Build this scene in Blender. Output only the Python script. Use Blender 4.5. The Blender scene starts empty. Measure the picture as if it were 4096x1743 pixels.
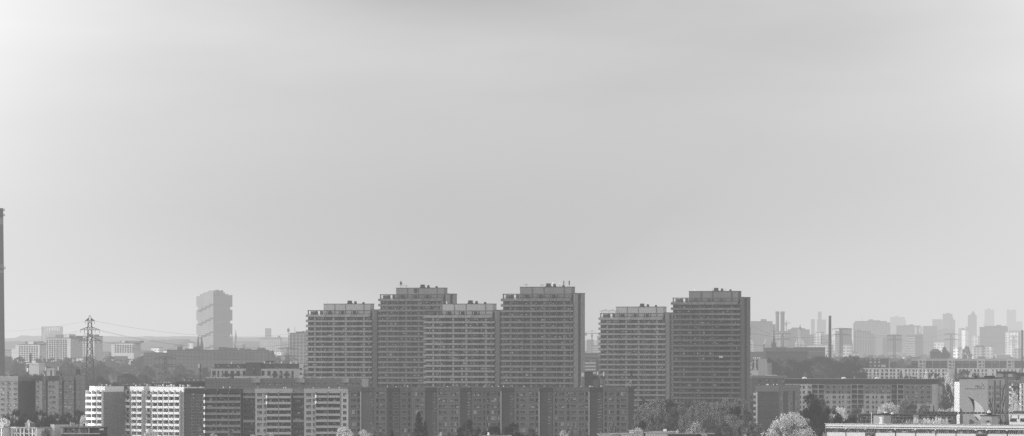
import bpy, math, random
from mathutils import Vector, noise as mnoise
random.seed(7)
C = bpy.context.scene.collection
sc = bpy.context.scene
PI = math.pi
F = 5850.0      # focal length in picture widths / 1024
H = 47.0        # camera height above the ground (m)
VH = 343.0      # row of the horizon
CU = 512.0

# ------------------------------------------------------------------ terrain height
GY = [(-3000, 0.0), (3300, 0.0), (4000, 4.0), (4800, 9.0), (6000, 16.0), (60000, 16.0)]
def g(Y):
    for (a, za), (b, zb) in zip(GY, GY[1:]):
        if Y <= b:
            return za + (zb - za) * max(0.0, (Y - a)) / (b - a)
    return 16.0

# crops in which the photograph was measured -> picture coordinates (1024 x 435)
def view(x0, y0, s):
    return (lambda x: (x0 + x / s) / 4.0), (lambda y: (y0 + y / s) / 4.0)
cA, cV = view(0, 1093, 1.68652)
cB, _ = view(1024, 1093, 1.68652)
cC, _ = view(2048, 1093, 1.68652)
cD, _ = view(3072, 1093, 1.68652)
wU, wV = view(330, 1500, 4.51)      # white block
mU, mV = view(800, 1480, 3.963)     # main block, left half
nU, nV = view(1400, 1500, 4.293)    # main block, middle
oU, oV = view(1980, 1460, 3.873)    # main block, right end
lU, lV = view(0, 1450, 3.74)        # lower left
tU, tV = view(2480, 1500, 4.293)    # trees
rU, rV = view(3000, 1460, 3.873)    # right
eU, eV = view(3560, 1460, 3.873)    # far right
kU, kV = view(2980, 1220, 4.2155)   # right skyline 1
jU, jV = view(3520, 1200, 3.915)    # right skyline 2
aU, aV = view(0, 1240, 4.2146)      # left skyline
bU, bV = view(600, 1130, 2.7406)    # glass tower region
gU, gV = view(2300, 1280, 3.917)    # gap between towers

def world(u, v, Y):
    return Vector(((u - CU) * Y / F, Y, H - (v - VH) * Y / F))

# ------------------------------------------------------------------ materials
def newmat(name):
    m = bpy.data.materials.new(name); m.use_nodes = True
    nt = m.node_tree; nt.nodes.clear()
    out = nt.nodes.new('ShaderNodeOutputMaterial')
    return m, nt, out
def mat(name, val, rough=0.85, var=0.14, scale=0.22, streak=0.5, spec=0.2, joints=None):
    m, nt, out = newmat(name)
    N = nt.nodes.new; L = nt.links.new
    p = N('ShaderNodeBsdfPrincipled'); p.inputs['Roughness'].default_value = rough
    p.inputs['Specular IOR Level'].default_value = spec
    tc = N('ShaderNodeTexCoord')
    mp = N('ShaderNodeMapping'); mp.inputs['Scale'].default_value = (1, 1, 1 - 0.8 * streak)
    nz = N('ShaderNodeTexNoise'); nz.inputs['Scale'].default_value = scale; nz.inputs['Detail'].default_value = 6; nz.inputs['Roughness'].default_value = 0.65
    L(tc.outputs['Object'], mp.inputs[0]); L(mp.outputs[0], nz.inputs['Vector'])
    mr = N('ShaderNodeMapRange'); mr.inputs[1].default_value = 0.25; mr.inputs[2].default_value = 0.75
    mr.inputs[3].default_value = val * (1 - var * 1.4); mr.inputs[4].default_value = val * (1 + var)
    L(nz.outputs[0], mr.inputs[0])
    src = mr.outputs[0]
    if joints:      # darker horizontal / vertical panel joints of slab construction
        jx, jz = joints
        sp = N('ShaderNodeSeparateXYZ'); L(tc.outputs['Object'], sp.inputs[0])
        prev = None
        for axis, step in (('X', jx), ('Z', jz)):
            if not step: continue
            d = N('ShaderNodeMath'); d.operation = 'DIVIDE'; d.inputs[1].default_value = step; L(sp.outputs[axis], d.inputs[0])
            fr = N('ShaderNodeMath'); fr.operation = 'FRACT'; L(d.outputs[0], fr.inputs[0])
            gt = N('ShaderNodeMath'); gt.operation = 'GREATER_THAN'; gt.inputs[1].default_value = 0.18 / step; L(fr.outputs[0], gt.inputs[0])
            if prev:
                mn = N('ShaderNodeMath'); mn.operation = 'MINIMUM'; L(prev, mn.inputs[0]); L(gt.outputs[0], mn.inputs[1]); prev = mn.outputs[0]
            else: prev = gt.outputs[0]
        k = N('ShaderNodeMapRange'); k.inputs[3].default_value = 0.62; L(prev, k.inputs[0])
        mu = N('ShaderNodeMath'); mu.operation = 'MULTIPLY'; L(src, mu.inputs[0]); L(k.outputs[0], mu.inputs[1]); src = mu.outputs[0]
    cb = N('ShaderNodeCombineColor')
    for i in range(3): L(src, cb.inputs[i])
    L(cb.outputs[0], p.inputs['Base Color']); L(p.outputs[0], out.inputs[0])
    return m
def pane_mat(name, lo, hi, curtain=0.3, thr=0.72):
    m, nt, out = newmat(name)
    N = nt.nodes.new; L = nt.links.new
    p = N('ShaderNodeBsdfPrincipled'); p.inputs['Roughness'].default_value = 0.15; p.inputs['Specular IOR Level'].default_value = 0.22
    oi = N('ShaderNodeObjectInfo'); ge = N('ShaderNodeNewGeometry')
    tc = N('ShaderNodeTexCoord')
    nz = N('ShaderNodeTexWhiteNoise'); nz.noise_dimensions = '3D'
    sn = N('ShaderNodeVectorMath'); sn.operation = 'SNAP'; sn.inputs[1].default_value = (1.35, 40, 2.8); L(tc.outputs['Object'], sn.inputs[0])
    ad = N('ShaderNodeVectorMath'); ad.operation = 'ADD'; L(sn.outputs[0], ad.inputs[0])
    cm = N('ShaderNodeCombineXYZ'); L(oi.outputs['Random'], cm.inputs[0]); L(oi.outputs['Random'], cm.inputs[2])
    sc2 = N('ShaderNodeVectorMath'); sc2.operation = 'SCALE'; sc2.inputs['Scale'].default_value = 91.7; L(cm.outputs[0], sc2.inputs[0])
    L(sc2.outputs[0], ad.inputs[1]); L(ad.outputs[0], nz.inputs['Vector'])
    cr = N('ShaderNodeValToRGB'); cr.color_ramp.interpolation = 'LINEAR'
    e = cr.color_ramp.elements
    e[0].position = 0; e[0].color = (lo, lo, lo, 1); e[1].position = 1.0; e[1].color = (curtain, curtain, curtain, 1)
    x = e.new(thr); x.color = (hi, hi, hi, 1)
    x = e.new(min(thr + 0.08, .98)); x.color = (curtain * .6,) * 3 + (1,)
    L(nz.outputs['Value'], cr.inputs[0]); L(cr.outputs[0], p.inputs['Base Color']); L(p.outputs[0], out.inputs[0])
    return m
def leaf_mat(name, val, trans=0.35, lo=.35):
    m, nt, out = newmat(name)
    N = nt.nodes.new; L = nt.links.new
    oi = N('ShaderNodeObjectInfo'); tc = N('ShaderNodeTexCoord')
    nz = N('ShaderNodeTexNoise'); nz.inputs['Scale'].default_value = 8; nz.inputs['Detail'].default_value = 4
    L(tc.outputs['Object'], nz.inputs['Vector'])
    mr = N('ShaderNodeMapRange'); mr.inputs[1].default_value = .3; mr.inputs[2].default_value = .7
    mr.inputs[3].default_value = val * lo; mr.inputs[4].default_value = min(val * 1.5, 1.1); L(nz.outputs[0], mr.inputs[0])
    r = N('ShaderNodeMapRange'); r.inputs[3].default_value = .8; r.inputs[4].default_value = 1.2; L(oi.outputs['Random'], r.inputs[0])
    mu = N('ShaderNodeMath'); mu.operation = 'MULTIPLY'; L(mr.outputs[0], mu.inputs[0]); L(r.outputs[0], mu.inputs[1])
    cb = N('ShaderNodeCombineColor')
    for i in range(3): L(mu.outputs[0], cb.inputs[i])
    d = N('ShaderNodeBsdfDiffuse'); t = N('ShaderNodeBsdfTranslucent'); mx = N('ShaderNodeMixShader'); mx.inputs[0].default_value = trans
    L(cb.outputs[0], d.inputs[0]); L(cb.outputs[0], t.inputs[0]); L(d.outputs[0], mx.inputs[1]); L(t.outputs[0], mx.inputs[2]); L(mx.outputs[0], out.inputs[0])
    return m

M = dict(
    white=mat('white_render', .80, var=.05), light=mat('light_render', .42, var=.10), pale=mat('pale_render', .55, var=.08),
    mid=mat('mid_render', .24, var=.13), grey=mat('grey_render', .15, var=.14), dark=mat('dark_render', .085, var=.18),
    deep=mat('deep_shadow_grey_render', .055, var=.2), black=mat('bitumen_edge', .03, var=.2),
    concrete=mat('concrete_panel', .23, var=.22, scale=.35, joints=(5.4, 0)), concrete2=mat('weathered_concrete', .11, var=.25, scale=.3),
    banddark=mat('balcony_concrete_dark', .145, var=.22, scale=.4, joints=(3.6, 0)), bandmid=mat('balcony_concrete_mid', .205, var=.22, scale=.4, joints=(3.6, 0)), pier=mat('end_pier_concrete', .30, var=.1, joints=(0, 5.6)), pierd=mat('end_pier_concrete_dark', .16, var=.12, joints=(0, 5.6)), bandmat=mat('balcony_concrete', .31, var=.22, scale=.4, joints=(3.6, 0)), rail=mat('dark_rail', .04),
    slab=mat('slab_panel_grey', .20, var=.14, joints=(6.0, 2.8)), slabl=mat('slab_panel_light', .34, var=.12, joints=(6.0, 2.8)), slabd=mat('slab_panel_dark', .09, var=.16, joints=(0, 2.8)),
    roof=mat('flat_roof_bitumen', .10, var=.25, streak=0), rooflight=mat('light_roof', .6, var=.1, streak=0),
    metal=mat('galvanised_metal', .22, rough=.5, spec=.5), darkmetal=mat('dark_steel', .05, rough=.6), bright=mat('white_plastic', .85, var=.03, rough=.4),
    brick=mat('dark_brick', .07, var=.2), tile=mat('roof_tile', .07, var=.2), stone=mat('pale_stone', .5, var=.12), chimney=mat('chimney_brick', .07, var=.3, scale=.1),
    frame=mat('window_frame', .42, var=.04), framed=mat('window_frame_grey', .13, var=.05), awn=mat('awning_cloth', .45),
    pane=pane_mat('window_glass', .01, .04, .42, .82), panel_l=pane_mat('window_glass_curtained', .03, .09, .45, .6),
    glass=mat('curtain_wall_glass', .20, rough=.3, spec=.4, var=.08), glassd=mat('curtain_wall_glass_painted_shade', .05, rough=.3, spec=.4, var=.08),
    far=mat('far_render', .14, var=.15), farl=mat('far_light_render', .45, var=.12), fard=mat('far_dark_render', .07, var=.2), farw=mat('far_white_render', .85, var=.06),
    farwin=pane_mat('far_window_glass', .03, .07, .12, .85), bark=mat('bark', .06, var=.3, scale=2),
    mural=mat('mural_ground', .47, var=.06), murald=mat('mural_dark', .025, var=.1), murall=mat('mural_light', .85, var=.03), muralm=mat('mural_grey', .13, var=.1),
    corr=mat('ribbed_metal', .5, var=.06, joints=(1.1, 0)),
)
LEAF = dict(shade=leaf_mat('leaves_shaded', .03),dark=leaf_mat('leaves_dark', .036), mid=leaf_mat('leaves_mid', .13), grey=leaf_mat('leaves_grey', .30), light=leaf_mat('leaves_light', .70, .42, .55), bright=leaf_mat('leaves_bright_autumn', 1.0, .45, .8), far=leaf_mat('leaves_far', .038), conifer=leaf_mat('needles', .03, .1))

# ------------------------------------------------------------------ mesh builder
class MB:
    def __init__(s): s.v = []; s.f = []; s.m = []
    def face(s, pts, mi=0):
        n = len(s.v); s.v += [tuple(p) for p in pts]; s.f.append(tuple(range(n, n + len(pts)))); s.m.append(mi); return s
    def box(s, x0, x1, y0, y1, z0, z1, mi=0):
        if x1 < x0: x0, x1 = x1, x0
        if y1 < y0: y0, y1 = y1, y0
        if z1 < z0: z0, z1 = z1, z0
        n = len(s.v)
        s.v += [(x0, y0, z0), (x1, y0, z0), (x1, y1, z0), (x0, y1, z0), (x0, y0, z1), (x1, y0, z1), (x1, y1, z1), (x0, y1, z1)]
        for q in ((3, 2, 1, 0), (4, 5, 6, 7), (0, 1, 5, 4), (1, 2, 6, 5), (2, 3, 7, 6), (3, 0, 4, 7)):
            s.f.append(tuple(n + i for i in q)); s.m.append(mi)
        return s
    def cyl(s, cx, cy, z0, z1, r0, r1, n=16, mi=0, cap=True):
        b = len(s.v)
        for i in range(n):
            a = 2 * PI * i / n; s.v.append((cx + r0 * math.cos(a), cy + r0 * math.sin(a), z0))
        for i in range(n):
            a = 2 * PI * i / n; s.v.append((cx + r1 * math.cos(a), cy + r1 * math.sin(a), z1))
        for i in range(n):
            j = (i + 1) % n; s.f.append((b + i, b + j, b + n + j, b + n + i)); s.m.append(mi)
        if cap:
            s.f.append(tuple(b + n + i for i in range(n))); s.m.append(mi)
            s.f.append(tuple(b + n - 1 - i for i in range(n))); s.m.append(mi)
        return s
    def tube(s, p, q, r, r2=None, n=4, mi=0):
        p = Vector(p); q = Vector(q); d = (q - p)
        if d.length < 1e-6: return s
        d.normalize(); a = d.orthogonal().normalized(); b = d.cross(a); r2 = r if r2 is None else r2
        k = len(s.v)
        for (c, rr) in ((p, r), (q, r2)):
            for i in range(n):
                t = 2 * PI * i / n; s.v.append(tuple(c + a * (rr * math.cos(t)) + b * (rr * math.sin(t))))
        for i in range(n):
            j = (i + 1) % n; s.f.append((k + i, k + j, k + n + j, k + n + i)); s.m.append(mi)
        s.f.append(tuple(k + n - 1 - i for i in range(n))); s.m.append(mi); s.f.append(tuple(k + n + i for i in range(n))); s.m.append(mi)
        return s
    def lathe(s, cx, cy, prof, n=16, mi=0):
        for (r0, z0), (r1, z1) in zip(prof, prof[1:]): s.cyl(cx, cy, z0, z1, r0, r1, n, mi, cap=False)
        return s
    def gable(s, x0, x1, y0, y1, z0, z1, hip=0.0, mi=0):
        ym = (y0 + y1) / 2; a = (x0 + hip, ym, z1); b = (x1 - hip, ym, z1)
        s.face([(x0, y0, z0), (x1, y0, z0), b, a], mi); s.face([(x1, y1, z0), (x0, y1, z0), a, b], mi)
        s.face([(x0, y1, z0), (x0, y0, z0), a], mi); s.face([(x1, y0, z0), (x1, y1, z0), b], mi); return s
    def mesh(s, name, mats):
        me = bpy.data.meshes.new(name); me.from_pydata(s.v, [], s.f)
        for m in (mats if isinstance(mats, (list, tuple)) else [mats]): me.materials.append(m)
        if any(s.m): me.polygons.foreach_set('material_index', s.m)
        me.update(); return me
    def build(s, name, mats, parent=None, loc=(0, 0, 0), label=None):
        return put(name, s.mesh(name, mats), parent, loc, label)

def put(name, me, parent=None, loc=(0, 0, 0), label=None):
    o = bpy.data.objects.new(name, me); C.objects.link(o); o.location = loc
    if parent: o.parent = parent
    if label: o['label'] = label
    return o
def tag(o, label, cat, group=None, kind=None):
    o['label'] = label; o['category'] = cat
    if group: o['group'] = group
    if kind: o['kind'] = kind
    return o
def thing(name, label, cat, loc=(0, 0, 0), rz=0, group=None):
    o = bpy.data.objects.new(name, None); C.objects.link(o); o.location = loc; o.rotation_euler = (0, 0, rz); o.empty_display_size = 1
    return tag(o, label, cat, group)
def struct(name, mb, m):
    o = mb.build(name, m); o['kind'] = 'structure'; return o
KIDS = {}
def copy_tree(o, parent=None):
    c = o.copy(); C.objects.link(c)
    if parent: c.parent = parent
    for ch in o.children: copy_tree(ch, c)
    return c

# window meshes shared by size
WC = {}
def window_meshes(w, h, n, fm, pm):
    key = (round(w, 1), round(h, 1), n, fm, pm)
    if key in WC: return WC[key]
    w, h = key[0], key[1]
    p = MB().box(-w / 2, w / 2, -.05, .06, -h / 2, h / 2)
    f = MB(); window_frame(f, w, h, n)
    WC[key] = (p.mesh('window', M[pm]), f.mesh('frame', M[fm]))
    return WC[key]
def window_frame(f, w, h, n, x=0, y=0, z=0, mi=0):
    b = .075
    f.box(x - w / 2 - b, x - w / 2, y - .1, y + .06, z - h / 2, z + h / 2, mi); f.box(x + w / 2, x + w / 2 + b, y - .1, y + .06, z - h / 2, z + h / 2, mi)
    f.box(x - w / 2 - b, x + w / 2 + b, y - .1, y + .06, z + h / 2, z + h / 2 + b, mi); f.box(x - w / 2 - b - .06, x + w / 2 + b + .06, y - .22, y + .06, z - h / 2 - .12, z - h / 2, mi)
    for i in range(1, n):
        xm = x - w / 2 + w * i / n; f.box(xm - .04, xm + .04, y - .09, y + .05, z - h / 2, z + h / 2, mi)

class B:
    """a building whose front runs from column uL to uR, front left corner at depth Y, turned by yaw"""
    def __init__(s, name, label, cat, uL, uR, vT, Y, yaw, depth, group=None):
        s.Y = Y; s.th = math.radians(yaw); s.k = Y / F; s.c = math.cos(s.th); s.sn = math.sin(s.th)
        s.XL = (uL - CU) * Y / F; s.z0 = g(Y); s.depth = depth
        s.root = thing(name, label, cat, (s.XL, Y, s.z0), s.th, group)
        s.w = s.X(uR); s.zt = s.Z(vT); s.count = {}; s.over = {}
    def X(s, u):
        r = (u - CU) / F
        return (r * s.Y - s.XL) / (s.c - r * s.sn)
    def Z(s, v, x=0):
        return H - (v - VH) * (s.Y + x * s.sn) / F - s.z0
    def box(s, name, m, x0, x1, y0, y1, z0, z1, label=None, parent=None):
        return MB().box(x0, x1, y0, y1, z0, z1).build(name, M[m], parent or s.root, label=label)
    def part(s, name, mb, m, label=None, parent=None):
        mats = [M[i] for i in m] if isinstance(m, (list, tuple)) else M[m]
        return mb.build(name, mats, parent or s.root, label=label)
    def shell(s, wall, roof='roof', attic=None, ah=1.2, over=.25, z1=None):
        """main wall body plus flat roof with upstand"""
        zt = s.zt if z1 is None else z1
        s.box('wall', wall, 0, s.w, 0, s.depth, -6, zt - ah)
        mb = MB().box(-over, s.w + over, -over, s.depth + over, zt - ah, zt - .25)
        s.part('attic', mb, attic or wall)
        s.part('roof', MB().box(-over + .2, s.w + over - .2, -over + .2, s.depth + over - .2, zt - .25, zt - .1), roof)
        s.part('roof_edge', MB().box(-over - .05, s.w + over + .05, -over - .05, -over + .2, zt - .25, zt), 'metal')
    def wins(s, xs, zs, h, y=0, fm='frame', pm='pane', frames=True, limit=100, name='window'):
        """xs: list of (x0, x1, sashes); one window per x range and storey"""
        for z in zs:
            for (x0, x1, n) in xs:
                s.win((x0 + x1) / 2, z, abs(x1 - x0), h, n, y, fm, pm, frames, limit, name)
    def win(s, x, z, w, h, n, y=0, fm='frame', pm='pane', frames=True, limit=100, name='window'):
        c = s.count.get(name, 0)
        if c < limit:
            s.count[name] = c + 1
            pme, fme = window_meshes(w, h, n, fm, pm)
            o = put(name, pme, s.root, (x, y, z))
            if frames: put('frame', fme, o)
        else:
            key = (name, pm, fm); mb = s.over.setdefault(key, MB())
            mb.box(x - w / 2, x + w / 2, y - .05, y + .06, z - h / 2, z + h / 2, 0)
            if frames: window_frame(mb, w, h, n, x, y, z, 1)
    def finish(s):
        for (name, pm, fm), mb in s.over.items():
            o = mb.build(name, [M[pm], M[fm]], s.root); o['kind'] = 'stuff'
        return s.root
    def balcony(s, x0, x1, z, proj=1.35, ph=1.05, m='bandmat', y=0, rail=None, slab=.18):
        mb = MB().box(x0, x1, y - proj, y - .003, z - slab, z)
        mb.box(x0, x1, y - proj - .1, y - proj - .003, z - slab - .05, z + ph)
        mb.box(x0, x0 + .1, y - proj, y - .004, z + .003, z + ph - .02); mb.box(x1 - .1, x1, y - proj, y - .004, z + .003, z + ph - .02)
        o = s.part('balcony', mb, m)
        if rail:
            r = MB().box(x0 + .02, x1 - .02, y - proj - .09, y - proj - .02, z + ph + .16, z + ph + .26)
            r.box(x0 + .02, x1 - .02, y - proj - .06, y - proj - .04, z + ph + .002, z + ph + .16)
            s.part('railing', r, rail, parent=o)
        return o
    def xs(s, rng, fu):
        out = []
        for r in rng:
            out.append((s.X(fu(r[0])), s.X(fu(r[1])), r[2] if len(r) > 2 else 1))
        return out

# ------------------------------------------------------------------ trees
def rnd(a, b): return random.uniform(a, b)
def crown_mesh(kind, seed):
    rs = random.Random(seed); mb = MB()
    def leaf(p, nrm, sz):
        n = Vector(nrm).normalized(); a = n.orthogonal().normalized(); b = n.cross(a); t = rs.uniform(0, 6.28)
        a2 = a * math.cos(t) + b * math.sin(t); b2 = n.cross(a2); a2 = a2 * sz; b2 = b2 * sz * rs.uniform(.5, .9)
        mb.face([p - a2, p + b2 * .9, p + a2, p - b2])
    if kind == 'conifer':
        for i in range(1500):
            t = rs.random() ** .75; z = 1 - t * .93; rad = (.04 + .36 * t) * (.62 + .38 * abs(math.sin(t * 26 + rs.uniform(-.2, .2)))) * math.sqrt(rs.uniform(.25, 1))
            a = rs.uniform(0, 6.28); p = Vector((rad * math.cos(a), rad * math.sin(a), z - rad * .12))
            leaf(p, (math.cos(a) * .6 + rs.gauss(0, .3), math.sin(a) * .6 + rs.gauss(0, .3), .7), rs.uniform(.016, .034))
        return mb
    if kind == 'poplar':
        cl = []
        for i in range(46):
            t = rs.uniform(.08, 1); w = .17 * math.sin(PI * min(1, .12 + t * .86)) ** .7
            a = rs.uniform(0, 6.28); r = w * rs.uniform(.3, 1); cl.append((Vector((r * math.cos(a), r * math.sin(a), t * .97)), .05, .085))
        nl = 42; sz = (.010, .022)
    elif kind == 'spread':
        cl = []
        for i in range(56):
            a = rs.uniform(0, 6.28); u = rs.uniform(-.35, 1); r = math.sqrt(max(0, 1 - u * u)) * rs.uniform(.55, 1.0)
            R = .36 * (1 + .28 * math.sin(2 * a + seed) + .15 * math.sin(5 * a))
            cl.append((Vector((R * r * math.cos(a), R * r * math.sin(a), .55 + .38 * u * rs.uniform(.7, 1.08))), rs.uniform(.06, .11), .085))
        nl = 52; sz = (.013, .031)
    else:       # round
        cl = []
        for i in range(64):
            a = rs.uniform(0, 6.28); u = rs.uniform(-.7, 1); r = math.sqrt(max(0, 1 - u * u)) * rs.uniform(.6, 1.0)
            R = .40 * (1 + .12 * math.sin(3 * a + seed))
            cl.append((Vector((R * r * math.cos(a), R * r * math.sin(a), .56 + .40 * u)), rs.uniform(.06, .10), .08))
        nl = 52; sz = (.012, .027)
    ctr = Vector((0, 0, .5))
    for (c, rad, hh) in cl:
        for i in range(nl):
            d = Vector((rs.gauss(0, 1), rs.gauss(0, 1), rs.gauss(0, 1)))
            d.normalize(); p = c + Vector((d.x * rad, d.y * rad, d.z * hh)) * rs.uniform(.5, 1.08)
            if p.z < .02: continue
            nrm = d * .9 + (p - ctr) * 1.2 + Vector((rs.gauss(0, .45), rs.gauss(0, .45), rs.gauss(0, .45)))
            leaf(p, nrm, rs.uniform(*sz))
    return mb
def trunk_mesh(kind, seed):
    rs = random.Random(seed + 100); mb = MB()
    top = .95 if kind == 'conifer' else .62
    mb.tube((0, 0, -.03), (0, 0, .3), .03, .022, 7); mb.tube((0, 0, .3), (.01, 0, top), .022, .006, 6)
    if kind != 'conifer':
        for i in range(8):
            a = i * 2.4; z = rs.uniform(.24, .5); r = .12 if kind == 'poplar' else .28
            mb.tube((0, 0, z), (r * math.cos(a), r * math.sin(a), z + rs.uniform(.18, .34)), .012, .003, 5)
    return mb
TREE = {}
for kd in ('round', 'spread', 'poplar', 'conifer'):
    TREE[kd] = [(crown_mesh(kd, i).mesh('crown', LEAF['dark']), trunk_mesh(kd, i).mesh('trunk', M['bark'])) for i in range(4 if kd in ('round', 'spread') else 2)]
def tree(label, u, vtop, wpx, Y, kind='round', leaf='dark', hm=None, group=None, cat='tree', dz=0):
    """tree whose top is at (u, vtop), crown about wpx wide, standing on the ground at depth Y"""
    p = world(u, vtop, Y); zg = g(Y) + dz; h = max(p.z - zg, 1.2)
    bw = {'round': .80, 'spread': .74, 'poplar': .36, 'conifer': .72}[kind]
    sx = wpx * Y / F / bw
    cm, tm = random.choice(TREE[kind])
    nm = {'conifer': 'conifer_tree', 'poplar': 'poplar_tree'}.get(kind, 'broadleaf_tree')
    if cat == 'shrub': nm = 'shrub'
    t = thing(nm, label, cat, (p.x, Y, zg), rnd(0, 6.28), group); t.scale = (sx, sx, h)
    c = put('crown', cm, t); c.material_slots[0].link = 'OBJECT'; c.material_slots[0].material = LEAF[leaf]
    put('trunk', tm, t)
    return t
#@@SECTION setting
# ------------------------------------------------------------------ setting: ground, hills, haze
mb = MB(); xs_ = [-45000, -9000, -3000, -1200, -600, 0, 600, 1200, 3000, 9000, 45000]
ys_ = [-3000, 1500, 2400, 2800, 3300, 3700, 4000, 4400, 4800, 5400, 6000, 7500, 9500, 13000, 20000, 60000]
for a, b in zip(ys_, ys_[1:]):
    for x0, x1 in zip(xs_, xs_[1:]): mb.face([(x0, a, g(a)), (x1, a, g(a)), (x1, b, g(b)), (x0, b, g(b))])
struct('ground', mb, mat('ground_grass_and_paving', .045, var=.5, scale=.02, streak=0))
def ridge(Y, u0, u1, vfun, m):
    mb = MB(); n = 110; dY = 1500
    P = []
    for i in range(n + 1):
        u = u0 + (u1 - u0) * i / n; v = vfun(u) + 1.1 * mnoise.noise((u * .035, Y, 0)) + .5 * mnoise.noise((u * .2, Y, 3))
        p = world(u, v, Y); P.append(p)
    for p, q in zip(P, P[1:]):
        f0 = (p.x, Y - dY, 16); f1 = (q.x, Y - dY, 16); b0 = (p.x, Y + dY, 16); b1 = (q.x, Y + dY, 16)
        mb.face([f0, f1, q, p]); mb.face([p, q, b1, b0])
    struct('hills', mb, m)
hm_ = mat('far_wooded_hill', .05, var=.4, scale=.01, streak=0)
ridge(17000, -60, 330, lambda u: 334.5 + .006 * u + (3 if u < 20 else 0), hm_)
ridge(20000, 330, 1100, lambda u: 339.0, hm_)
ridge(12500, -60, 330, lambda u: 340.5 - (2.2 if 150 < u < 190 else 0), hm_)

def haze(name, x0, x1, glow, SIG):
    m, nt, out = newmat(name)
    N = nt.nodes.new; L = nt.links.new
    a = N('ShaderNodeVolumeAbsorption'); a.inputs['Color'].default_value = (0, 0, 0, 1); a.inputs['Density'].default_value = SIG
    e = N('ShaderNodeEmission'); e.inputs['Color'].default_value = (1, 1, 1, 1); e.inputs['Strength'].default_value = SIG * glow
    ad = N('ShaderNodeAddShader'); L(a.outputs[0], ad.inputs[0]); L(e.outputs[0], ad.inputs[1]); L(ad.outputs[0], out.inputs['Volume'])
    o = struct('haze', MB().box(x0, x1, 750, 45000, -8, 330), m)
SIG = 8.2e-5
GL = [(-9000, -640, .84), (-639, -520, .73), (-519, -330, .66), (-329, -200, .65), (-199, -110, .62), (-109, 130, .60), (131, 330, .62), (331, 600, .68), (601, 900, .74), (901, 9000, .82)]
for a, b, l in GL: haze('haze_air', a, b, l, SIG * (1.85 if a > 300 else 1.0))

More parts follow.
